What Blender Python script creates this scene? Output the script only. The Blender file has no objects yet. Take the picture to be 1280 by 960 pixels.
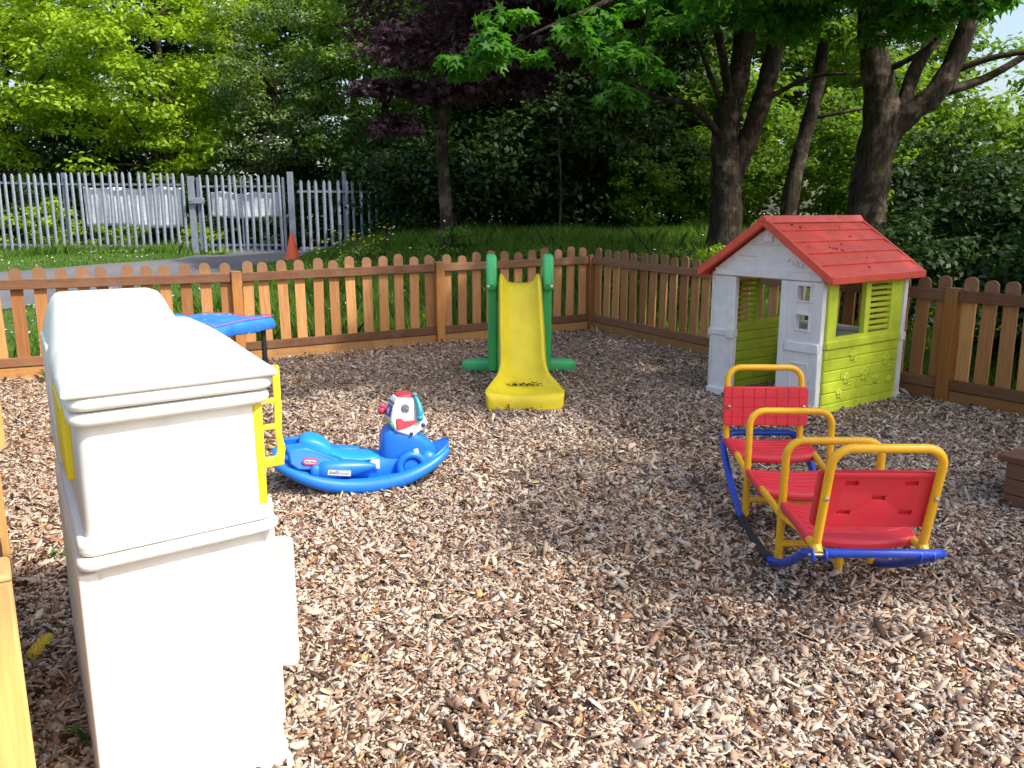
import bpy, bmesh, math, random
import numpy as np
from mathutils import Vector, Matrix
R = math.radians
random.seed(7); rng = np.random.default_rng(11)
scene = bpy.context.scene
COL = scene.collection

# ------------------------------------------------------------------ mesh helpers
class MB:
    def __init__(s): s.v = []; s.f = []
    def add(s, vs, fs):
        o = len(s.v); s.v += [tuple(p) for p in vs]; s.f += [tuple(i + o for i in f) for f in fs]
    def box(s, c, d, rot=None, taper=(1, 1)):
        hx, hy, hz = d[0] / 2, d[1] / 2, d[2] / 2
        vs = []
        for z, t in ((-hz, (1, 1)), (hz, taper)):
            for x, y in ((-hx, -hy), (hx, -hy), (hx, hy), (-hx, hy)):
                p = Vector((x * t[0], y * t[1], z))
                if rot is not None: p = rot @ p
                vs.append(p + Vector(c))
        s.add(vs, [(3, 2, 1, 0), (4, 5, 6, 7), (0, 1, 5, 4), (1, 2, 6, 5), (2, 3, 7, 6), (3, 0, 4, 7)])
    def rings(s, rings, cap=True, close=False):
        n = len(rings[0]); vs = [p for r in rings for p in r]; fs = []
        m = len(rings)
        for i in range(m if close else m - 1):
            a, b = i * n, ((i + 1) % m) * n
            for j in range(n):
                k = (j + 1) % n
                fs.append((a + j, a + k, b + k, b + j))
        if cap and not close:
            fs.append(tuple(reversed(range(n)))); fs.append(tuple((m - 1) * n + j for j in range(n)))
        s.add(vs, fs)
    def tube(s, pts, r, n=10, close=False, cap=True):
        P = [Vector(p) for p in pts]; m = len(P)
        rr = r if isinstance(r, (list, tuple)) else [r] * m
        T = []
        for i in range(m):
            if close: t = P[(i + 1) % m] - P[i - 1]
            else: t = P[min(i + 1, m - 1)] - P[max(i - 1, 0)]
            T.append(t.normalized())
        up = Vector((0, 0, 1)) if abs(T[0].z) < .9 else Vector((1, 0, 0))
        x = T[0].cross(up).normalized(); rings = []
        for i in range(m):
            x = (x - T[i] * x.dot(T[i])).normalized(); y = T[i].cross(x)
            rings.append([P[i] + (x * math.cos(a) + y * math.sin(a)) * rr[i] for a in [2 * math.pi * k / n for k in range(n)]])
        s.rings(rings, cap, close)
    def lathe(s, prof, c=(0, 0, 0), n=20, rot=None):
        rings = []
        for r, z in prof:
            ring = []
            for k in range(n):
                a = 2 * math.pi * k / n
                p = Vector((r * math.cos(a), r * math.sin(a), z))
                if rot is not None: p = rot @ p
                ring.append(p + Vector(c))
            rings.append(ring)
        s.rings(rings)
    def ellipsoid(s, c, r, n=14, m=8, rot=None):
        s.lathe_e(c, r, n, m, rot)
    def lathe_e(s, c, r, n, m, rot):
        rings = []
        for i in range(m + 1):
            t = math.pi * (i + .02) / (m + .04) - math.pi / 2
            ring = []
            for k in range(n):
                a = 2 * math.pi * k / n
                p = Vector((r[0] * math.cos(t) * math.cos(a), r[1] * math.cos(t) * math.sin(a), r[2] * math.sin(t)))
                if rot is not None: p = rot @ p
                ring.append(p + Vector(c))
            rings.append(ring)
        s.rings(rings)
    def prism(s, poly, a, b, fn):
        """poly: 2-D outline; fn(u, v, w) -> point, extruded w from a to b"""
        n = len(poly)
        vs = [fn(u, v, a) for u, v in poly] + [fn(u, v, b) for u, v in poly]
        fs = [tuple(reversed(range(n))), tuple(range(n, 2 * n))]
        for i in range(n):
            j = (i + 1) % n; fs.append((i, j, n + j, n + i))
        s.add(vs, fs)
    def mesh(s, name, smooth=35):
        me = bpy.data.meshes.new(name); me.from_pydata(s.v, [], s.f)
        bm = bmesh.new(); bm.from_mesh(me); bmesh.ops.recalc_face_normals(bm, faces=bm.faces); bm.to_mesh(me); bm.free()
        if smooth:
            me.polygons.foreach_set('use_smooth', [True] * len(me.polygons)); me.set_sharp_from_angle(angle=R(smooth))
        return me
    def build(s, name, mat, parent=None, bevel=0, seg=2, sub=0, smooth=35, loc=None, rotz=0):
        me = s.mesh(name, smooth)
        o = bpy.data.objects.new(name, me); me.materials.append(mat); COL.objects.link(o)
        if parent: o.parent = parent
        if loc: o.location = loc
        if rotz: o.rotation_euler.z = rotz
        if bevel:
            b = o.modifiers.new('bevel', 'BEVEL'); b.width = bevel; b.segments = seg; b.limit_method = 'ANGLE'; b.angle_limit = R(40)
        if sub:
            b = o.modifiers.new('sub', 'SUBSURF'); b.levels = sub; b.render_levels = sub
        return o

def np_mesh(name, V, F_sizes, F_idx, mat, smooth=False):
    me = bpy.data.meshes.new(name)
    me.vertices.add(len(V)); me.vertices.foreach_set('co', np.ascontiguousarray(V, dtype=np.float32).ravel())
    me.loops.add(len(F_idx)); me.loops.foreach_set('vertex_index', np.ascontiguousarray(F_idx, dtype=np.int32))
    st = np.concatenate([[0], np.cumsum(F_sizes)[:-1]]).astype(np.int32)
    me.polygons.add(len(F_sizes)); me.polygons.foreach_set('loop_start', st)
    me.update(calc_edges=True)
    if smooth: me.polygons.foreach_set('use_smooth', [True] * len(F_sizes))
    me.materials.append(mat)
    return me

def link(name, me, parent=None, loc=(0, 0, 0), rotz=0):
    o = bpy.data.objects.new(name, me); COL.objects.link(o); o.location = loc; o.rotation_euler.z = rotz
    if parent: o.parent = parent
    return o
def tag(o, label=None, cat=None, group=None, kind=None):
    if label: o['label'] = label
    if cat: o['category'] = cat
    if group: o['group'] = group
    if kind: o['kind'] = kind
    return o
def thing(name, label, cat, loc=(0, 0, 0), rotz=0, group=None):
    o = bpy.data.objects.new(name, None); COL.objects.link(o); o.empty_display_size = .1
    o.location = loc; o.rotation_euler.z = rotz
    return tag(o, label, cat, group)
def dup(src, parent, loc, rotz=0):
    o = src.copy(); COL.objects.link(o); o.parent = parent; o.location = loc; o.rotation_euler = (0, 0, rotz)
    return o
def rc(x0, x1, y0, y1, r, n=4):
    """rounded rectangle outline"""
    pts = []
    for cx, cy, a0 in ((x1 - r, y1 - r, 0), (x0 + r, y1 - r, 90), (x0 + r, y0 + r, 180), (x1 - r, y0 + r, 270)):
        for k in range(n + 1):
            a = R(a0 + 90 * k / n); pts.append((cx + r * math.cos(a), cy + r * math.sin(a)))
    return pts
def sst(a, b, x):
    t = min(1, max(0, (x - a) / (b - a))); return t * t * (3 - 2 * t)

# ------------------------------------------------------------------ materials
def new_mat(name):
    m = bpy.data.materials.new(name); m.use_nodes = True
    nt = m.node_tree; b = nt.nodes['Principled BSDF']
    return m, nt, b
def ramp(nt, stops, interp='LINEAR'):
    n = nt.nodes.new('ShaderNodeValToRGB'); n.color_ramp.interpolation = interp
    e = n.color_ramp.elements
    while len(e) < len(stops): e.new(.5)
    for i, (p, c) in enumerate(stops):
        e[i].position = p; e[i].color = (*c, 1) if len(c) == 3 else c
    return n
def noise(nt, vec, scale, detail=4, rough=.55):
    n = nt.nodes.new('ShaderNodeTexNoise'); n.inputs['Scale'].default_value = scale
    n.inputs['Detail'].default_value = detail; n.inputs['Roughness'].default_value = rough
    if vec: nt.links.new(vec, n.inputs['Vector'])
    return n
def mixc(nt, fac, a, b, mode='MIX'):
    n = nt.nodes.new('ShaderNodeMix'); n.data_type = 'RGBA'; n.blend_type = mode
    for sock, v in ((n.inputs[0], fac), (n.inputs[6], a), (n.inputs[7], b)):
        if hasattr(v, 'default_value'): nt.links.new(v, sock)
        elif isinstance(v, (tuple, list)): sock.default_value = (*v, 1) if len(v) == 3 else v
        else: sock.default_value = v
    return n.outputs[2]
def bump(nt, b, h, strength=.3, dist=.01):
    n = nt.nodes.new('ShaderNodeBump'); n.inputs['Strength'].default_value = strength; n.inputs['Distance'].default_value = dist
    nt.links.new(h, n.inputs['Height']); nt.links.new(n.outputs[0], b.inputs['Normal'])
def objvec(nt, scale=(1, 1, 1), rnd=True):
    tc = nt.nodes.new('ShaderNodeTexCoord'); mp = nt.nodes.new('ShaderNodeMapping'); mp.inputs['Scale'].default_value = scale
    nt.links.new(tc.outputs['Object'], mp.inputs['Vector'])
    if rnd:
        oi = nt.nodes.new('ShaderNodeObjectInfo'); mu = nt.nodes.new('ShaderNodeMath'); mu.operation = 'MULTIPLY'; mu.inputs[1].default_value = 37
        nt.links.new(oi.outputs['Random'], mu.inputs[0]); nt.links.new(mu.outputs[0], mp.inputs['Location'])
    return mp.outputs[0]
def plastic(name, col, rough=.42, dirt=(.25, .2, .14), amt=.18, scale=9, bmp=.08):
    m, nt, b = new_mat(name)
    v = objvec(nt)
    n1 = noise(nt, v, scale, 6, .7); r1 = ramp(nt, [(.45, (0, 0, 0)), (.8, (1, 1, 1))]); nt.links.new(n1.outputs[0], r1.inputs[0])
    n2 = noise(nt, v, 2.3, 3); r2 = ramp(nt, [(.3, tuple(c * .88 for c in col)), (.7, tuple(min(1, c * 1.06) for c in col))]); nt.links.new(n2.outputs[0], r2.inputs[0])
    mu = nt.nodes.new('ShaderNodeMath'); mu.operation = 'MULTIPLY'; mu.inputs[1].default_value = amt; nt.links.new(r1.outputs[0], mu.inputs[0])
    c = mixc(nt, mu.outputs[0], r2.outputs[0], dirt)
    nt.links.new(c, b.inputs['Base Color'])
    rr = ramp(nt, [(.3, (rough - .08,) * 3), (.7, (rough + .15,) * 3)]); nt.links.new(n1.outputs[0], rr.inputs[0]); nt.links.new(rr.outputs[0], b.inputs['Roughness'])
    n3 = noise(nt, v, 60, 4); bump(nt, b, n3.outputs[0], bmp, .004)
    return m
def wood(name, a, c, worn, axis='z', worn_above=None, rough=.7):
    m, nt, b = new_mat(name)
    sc = {'x': (1.2, 22, 22), 'y': (22, 1.2, 22), 'z': (22, 22, 1.2)}[axis]
    v = objvec(nt, sc)
    n1 = noise(nt, v, 3.0, 6, .65); r1 = ramp(nt, [(.28, a), (.72, c)]); nt.links.new(n1.outputs[0], r1.inputs[0])
    oi = nt.nodes.new('ShaderNodeObjectInfo')
    rb = ramp(nt, [(0, (.62, .56, .52)), (.5, (1, 1, 1)), (1, (1.28, 1.30, 1.28))]); nt.links.new(oi.outputs['Random'], rb.inputs[0])
    col = mixc(nt, 1, r1.outputs[0], rb.outputs[0], 'MULTIPLY')
    v2 = objvec(nt, (3, 3, 1.5)); n2 = noise(nt, v2, 2.2, 5, .7)
    if worn_above is not None:
        tc = nt.nodes.new('ShaderNodeTexCoord'); sx = nt.nodes.new('ShaderNodeSeparateXYZ'); nt.links.new(tc.outputs['Object'], sx.inputs[0])
        ad = nt.nodes.new('ShaderNodeMath'); ad.operation = 'MULTIPLY_ADD'; ad.inputs[1].default_value = .25; nt.links.new(n2.outputs[0], ad.inputs[0]); nt.links.new(sx.outputs[2], ad.inputs[2])
        r2 = ramp(nt, [(worn_above + .05, (0, 0, 0)), (worn_above + .17, (.85,) * 3)]); nt.links.new(ad.outputs[0], r2.inputs[0])
    else:
        r2 = ramp(nt, [(.45, (0, 0, 0)), (.75, (.8,) * 3)]); nt.links.new(n2.outputs[0], r2.inputs[0])
    col = mixc(nt, r2.outputs[0], col, worn)
    nt.links.new(col, b.inputs['Base Color']); b.inputs['Roughness'].default_value = rough; b.inputs['Specular IOR Level'].default_value = .25
    bump(nt, b, n1.outputs[0], .35, .004)
    return m
def leaf_mat(name, dark, light, trans=.4, tcol=None, rough=.5):
    m, nt, b = new_mat(name)
    at = nt.nodes.new('ShaderNodeAttribute'); at.attribute_name = 'tint'
    r = ramp(nt, [(0, dark), (1, light)]); nt.links.new(at.outputs['Fac'], r.inputs[0])
    nt.links.new(r.outputs[0], b.inputs['Base Color']); b.inputs['Roughness'].default_value = rough; b.inputs['Specular IOR Level'].default_value = .25
    t = nt.nodes.new('ShaderNodeBsdfTranslucent')
    c = mixc(nt, 1, r.outputs[0], tcol or (1.5, 1.5, .6), 'MULTIPLY'); nt.links.new(c, t.inputs['Color'])
    mx = nt.nodes.new('ShaderNodeMixShader'); mx.inputs[0].default_value = trans
    nt.links.new(b.outputs[0], mx.inputs[1]); nt.links.new(t.outputs[0], mx.inputs[2])
    nt.links.new(mx.outputs[0], nt.nodes['Material Output'].inputs['Surface'])
    return m
def simple(name, col, rough=.5, metal=0):
    m, nt, b = new_mat(name); v = objvec(nt); n = noise(nt, v, 14, 5)
    r = ramp(nt, [(.3, tuple(c * .82 for c in col)), (.7, tuple(min(1, c * 1.1) for c in col))]); nt.links.new(n.outputs[0], r.inputs[0])
    nt.links.new(r.outputs[0], b.inputs['Base Color']); b.inputs['Roughness'].default_value = rough; b.inputs['Metallic'].default_value = metal
    return m

M = {}
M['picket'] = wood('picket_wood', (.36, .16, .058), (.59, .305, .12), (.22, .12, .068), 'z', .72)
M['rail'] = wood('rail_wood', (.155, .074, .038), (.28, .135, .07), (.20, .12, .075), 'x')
M['post'] = wood('post_wood', (.37, .15, .042), (.54, .24, .075), (.27, .13, .055), 'z', .8)
M['post_pale'] = wood('pale_post_wood', (.50, .28, .085), (.68, .42, .15), (.42, .26, .11), 'z', .8)
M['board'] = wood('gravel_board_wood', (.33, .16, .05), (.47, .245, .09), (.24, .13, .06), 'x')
M['white'] = plastic('cream_plastic', (.83, .83, .80), .45, (.34, .31, .26), .42, 5)
M['house_white'] = plastic('house_white_plastic', (.80, .775, .765), .6, (.3, .25, .22), .30, 11)
M['lime'] = plastic('lime_plastic', (.57, .68, .04), .55, (.16, .16, .03), .35, 6)
M['red_roof'] = plastic('roof_red_plastic', (.74, .085, .05), .5, (.16, .06, .04), .45, 7)
M['red'] = plastic('red_plastic', (.72, .028, .05), .42, (.4, .12, .08), .25, 14)
M['yellow_tube'] = plastic('yellow_paint', (.86, .47, .015), .35, (.30, .15, .04), .35, 22, .04)
M['yellow'] = plastic('yellow_plastic', (.84, .66, .02), .4, (.4, .3, .05), .22, 8)
M['yellow_kit'] = plastic('bright_yellow_plastic', (.88, .70, .03), .4, (.4, .3, .05), .08, 8)
M['green'] = plastic('green_plastic', (.06, .52, .13), .42, (.05, .12, .04), .3, 8)
M['green_l'] = plastic('light_green_plastic', (.075, .56, .19), .42, (.08, .2, .07), .3, 8)
M['blue'] = plastic('blue_plastic', (.012, .19, .74), .35, (.02, .09, .3), .3, 6)
M['blue_l'] = plastic('light_blue_plastic', (.02, .30, .84), .35, (.02, .12, .4), .2, 6)
M['blue_tube'] = plastic('blue_paint', (.014, .065, .50), .3, (.10, .09, .12), .35, 20, .04)
M['black'] = simple('black_rubber', (.02, .02, .021), .6)
M['black_metal'] = simple('black_metal', (.025, .025, .028), .4)
M['steel'] = simple('bolt_steel', (.6, .6, .6), .3, 1)
M['galv'] = simple('galvanised_steel', (.26, .29, .35), .55, .2)
M['galv_d'] = simple('dark_galvanised_steel', (.18, .205, .265), .55, .2)
M['banner'] = simple('banner_cloth', (.74, .76, .82), .8)
M['cone'] = plastic('cone_orange', (.85, .12, .03), .5, (.2, .07, .05), .3, 8)
M['brown_box'] = wood('brown_stained_wood', (.13, .055, .034), (.22, .10, .06), (.18, .10, .07), 'x')
M['teal'] = simple('teal_plastic', (.02, .30, .40), .35)
M['navy'] = simple('navy_plastic', (.02, .05, .28), .35)
M['grey'] = simple('grey_plastic', (.16, .17, .2), .4)
M['dash'] = plastic('white_plastic', (.78, .79, .77), .35, (.4, .4, .35), .2, 10)
M['sticker'] = simple('worn_sticker', (.62, .62, .66), .5)
M['ink'] = simple('black_ink', (.03, .03, .035), .5)
M['pink'] = simple('pink_print', (.75, .06, .22), .4)
M['corn'] = plastic('corn_plastic', (.75, .58, .03), .4, (.5, .4, .05), .1, 20)
def bark(name, a, c):
    m, nt, b = new_mat(name); v = objvec(nt, (6, 6, 1.1)); n = noise(nt, v, 4, 8, .72)
    r = ramp(nt, [(.32, tuple(x * .45 for x in a)), (.48, a), (.72, c)]); nt.links.new(n.outputs[0], r.inputs[0])
    v2 = objvec(nt); n2 = noise(nt, v2, 3.2, 6, .7); r2 = ramp(nt, [(.52, (0, 0, 0)), (.62, (.75,) * 3)]); nt.links.new(n2.outputs[0], r2.inputs[0])
    col = mixc(nt, r2.outputs[0], r.outputs[0], tuple(min(1, x * 1.9) for x in c))  # pale blotches: lichen and sunlit patches put into the bark colour
    n3 = noise(nt, v2, 1.4, 5, .7); r3 = ramp(nt, [(.55, (0, 0, 0)), (.68, (.6,) * 3)]); nt.links.new(n3.outputs[0], r3.inputs[0])
    col = mixc(nt, r3.outputs[0], col, (.045, .06, .02))
    nt.links.new(col, b.inputs['Base Color']); b.inputs['Roughness'].default_value = .92; b.inputs['Specular IOR Level'].default_value = .12
    bump(nt, b, n.outputs[0], 1.0, .07); return m
M['bark'] = bark('bark', (.045, .033, .026), (.115, .09, .07))
M['bark_d'] = bark('dark_bark', (.05, .038, .032), (.11, .085, .07))
M['leaf_yellow'] = leaf_mat('leaf_yellow_green', (.18, .30, .018), (.42, .56, .04), .42)
M['leaf_mid'] = leaf_mat('leaf_mid_green', (.075, .16, .022), (.21, .33, .055), .4)
M['leaf_dark'] = leaf_mat('leaf_shaded_dark_green', (.012, .032, .008), (.040, .080, .016), .3)  # dark foliage, with the deep shade of the wood put into its colour
M['leaf_maple'] = leaf_mat('leaf_maple_green', (.04, .13, .018), (.10, .25, .03), .45, (1.3, 1.7, .4))
M['leaf_back'] = leaf_mat('leaf_backlit_green', (.07, .15, .016), (.20, .32, .036), .5)
M['leaf_purple'] = leaf_mat('leaf_copper_purple', (.04, .022, .03), (.17, .09, .115), .3, (1.4, .7, .9))
M['leaf_haw'] = leaf_mat('leaf_grey_green', (.08, .14, .045), (.22, .31, .10), .35)
M['blossom'] = leaf_mat('white_blossom', (.6, .6, .55), (.8, .8, .78), .3, (1, 1, 1))
M['grass'] = leaf_mat('grass_blade', (.05, .13, .018), (.17, .30, .04), .35)
M['grass_long'] = leaf_mat('long_grass_blade', (.05, .13, .016), (.19, .32, .045), .4)
M['weed'] = leaf_mat('weed_leaf', (.05, .13, .02), (.13, .28, .05), .35)

# ------------------------------------------------------------------ terrain
P_BL, P_C = Vector((-4.42, 6.91)), Vector((.91, 9.62))
R_END = Vector((4.42, 4.30)); L_A = Vector((-3.10, 4.83)); L_B = Vector((-2.0, 3.03)); L_C = Vector((-.828, 1.20))
PEN = [(-4.42, 6.91), (.91, 9.62), (2.10, 7.82), (3.25, 6.09), (4.42, 4.30), (6.0, 1.6), (4.5, -3.5), (-1.6, -3.5), (-.86, 1.20), (-2.04, 3.03), (-3.14, 4.83)]
def pen_dist(x, y):
    """signed distance outside the pen (negative inside), numpy arrays"""
    x = np.asarray(x, float); y = np.asarray(y, float)
    ins = np.zeros(x.shape, bool); d = np.full(x.shape, 1e9)
    n = len(PEN)
    for i in range(n):
        ax, ay = PEN[i]; bx, by = PEN[(i + 1) % n]
        ex, ey = bx - ax, by - ay
        t = np.clip(((x - ax) * ex + (y - ay) * ey) / (ex * ex + ey * ey), 0, 1)
        d = np.minimum(d, np.hypot(x - ax - t * ex, y - ay - t * ey))
        c = ((ay > y) != (by > y)) & (x < (bx - ax) * (y - ay) / (by - ay + 1e-12) + ax)
        ins ^= c
    return np.where(ins, -d, d)
def ssn(a, b, x):
    t = np.clip((x - a) / (b - a), 0, 1); return t * t * (3 - 2 * t)
def gz(x, y):
    return np.maximum(0, np.asarray(y, float) - 7.8) * .035
def terrain(x, y):
    x = np.asarray(x, float); y = np.asarray(y, float)
    d = pen_dist(x, y)
    L = .47 * ssn(6.5, 17, y) * ssn(0, 3, d)
    lat = ssn(-4.2, .2, x + .22 * (y - 14))
    B = .44 * lat * ssn(.25, 4.2, d)
    lump = .035 * (np.sin(x * 1.3 + y * .7) + np.sin(y * 1.9 - x * .8)) * ssn(.3, 2, d)
    return np.where(d < 0, gz(x, y), gz(x, y) * ssn(3, 0, d) + L + B + lump)
def tz(x, y): return float(terrain(np.array([x]), np.array([y]))[0])
def gzf(x, y): return float(gz(x, y))

def ground_mats():
    m, nt, b = new_mat('grass_ground'); tc = nt.nodes.new('ShaderNodeTexCoord')
    n = noise(nt, tc.outputs['Object'], 2.2, 8, .7); r = ramp(nt, [(.3, (.028, .05, .012)), (.5, (.07, .13, .025)), (.72, (.12, .19, .04))]); nt.links.new(n.outputs[0], r.inputs[0])
    nt.links.new(r.outputs[0], b.inputs['Base Color']); b.inputs['Roughness'].default_value = .95
    n2 = noise(nt, tc.outputs['Object'], 60, 4); bump(nt, b, n2.outputs[0], .8, .04)
    M['ground'] = m
    m, nt, b = new_mat('asphalt_path'); tc = nt.nodes.new('ShaderNodeTexCoord')
    n = noise(nt, tc.outputs['Object'], 90, 4); r = ramp(nt, [(.3, (.085, .085, .095)), (.7, (.19, .19, .205))]); nt.links.new(n.outputs[0], r.inputs[0])
    n2 = noise(nt, tc.outputs['Object'], .9, 5); r2 = ramp(nt, [(.3, (.75, .75, .75)), (.7, (1.1, 1.1, 1.1))]); nt.links.new(n2.outputs[0], r2.inputs[0])
    nt.links.new(mixc(nt, 1, r.outputs[0], r2.outputs[0], 'MULTIPLY'), b.inputs['Base Color']); b.inputs['Roughness'].default_value = .9
    bump(nt, b, n.outputs[0], .4, .01); M['asphalt'] = m
    m, nt, b = new_mat('woodchip_bed'); tc = nt.nodes.new('ShaderNodeTexCoord')
    vo = nt.nodes.new('ShaderNodeTexVoronoi'); vo.inputs['Scale'].default_value = 55
    nz = noise(nt, tc.outputs['Object'], 20, 3); mv = nt.nodes.new('ShaderNodeVectorMath'); mv.operation = 'MULTIPLY_ADD'; mv.inputs[1].default_value = (.03,) * 3
    nt.links.new(nz.outputs['Color'], mv.inputs[0]); nt.links.new(tc.outputs['Object'], mv.inputs[2]); nt.links.new(mv.outputs[0], vo.inputs['Vector'])
    sp = nt.nodes.new('ShaderNodeSeparateColor'); nt.links.new(vo.outputs['Color'], sp.inputs[0])
    r = ramp(nt, [(0, (.08, .046, .03)), (.35, (.19, .115, .072)), (.6, (.28, .185, .12)), (1, (.42, .31, .22))]); nt.links.new(sp.outputs[0], r.inputs[0])
    nt.links.new(r.outputs[0], b.inputs['Base Color']); b.inputs['Roughness'].default_value = .95
    bump(nt, b, sp.outputs[1], .8, .012); M['bed'] = m
    m, nt, b = new_mat('wood_chip'); at = nt.nodes.new('ShaderNodeAttribute'); at.attribute_name = 'chip'
    tc = nt.nodes.new('ShaderNodeTexCoord'); n = noise(nt, tc.outputs['Object'], 160, 4, .7); r = ramp(nt, [(.25, (.72,) * 3), (.75, (1.12,) * 3)]); nt.links.new(n.outputs[0], r.inputs[0])
    nt.links.new(mixc(nt, 1, at.outputs['Color'], r.outputs[0], 'MULTIPLY'), b.inputs['Base Color']); b.inputs['Roughness'].default_value = .85; b.inputs['Specular IOR Level'].default_value = .2
    M['chip'] = m
ground_mats()

# one ground sheet reaching the horizon, finer near the pen
ax = np.concatenate([[-600, -300, -150, -90, -60], np.arange(-44, -16, 2), np.arange(-16, 13, .25), np.arange(14, 44, 2), [60, 90, 150, 300, 600]])
ay = np.concatenate([[-600, -200, -80, -40, -20, -10], np.arange(-6, 26, .25), np.arange(27, 60, 3), [80, 120, 200, 400, 800]])
GX, GY = np.meshgrid(ax, ay); GZ = terrain(GX, GY); D = pen_dist(GX, GY)
GZ = np.where(D < .12, GZ - .05 * ssn(.12, -.1, D), GZ)
nx, ny = len(ax), len(ay)
idx = np.arange(nx * ny).reshape(ny, nx)
F = np.stack([idx[:-1, :-1], idx[:-1, 1:], idx[1:, 1:], idx[1:, :-1]], -1).reshape(-1, 4)
me = np_mesh('ground', np.stack([GX, GY, GZ], -1).reshape(-1, 3), np.full(len(F), 4), F.ravel(), M['ground'], True)
tag(link('ground', me), kind='structure')

# wood-chip bed of the pen
b = MB()
bx = np.arange(-5, 6.6, .2); by = np.arange(-3.6, 10, .2)
pv = {}; vs = []; fs = []
from mathutils.geometry import tessellate_polygon
bmx = bmesh.new()
bf = bmx.faces.new([bmx.verts.new((x, y, 0)) for x, y in PEN])
for a in np.arange(-5, 7, .5): bmesh.ops.bisect_plane(bmx, geom=bmx.verts[:] + bmx.edges[:] + bmx.faces[:], plane_co=(a, 0, 0), plane_no=(1, 0, 0))
for a in np.arange(-4, 10, .5): bmesh.ops.bisect_plane(bmx, geom=bmx.verts[:] + bmx.edges[:] + bmx.faces[:], plane_co=(0, a, 0), plane_no=(0, 1, 0))
for v in bmx.verts: v.co.z = gzf(v.co.x, v.co.y) + .004
me = bpy.data.meshes.new('woodchip_bed'); bmx.to_mesh(me); bmx.free(); me.materials.append(M['bed'])
o = link('woodchip_bed', me); tag(o, kind='structure')
if me.polygons[0].normal.z < 0: me.flip_normals()

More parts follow.
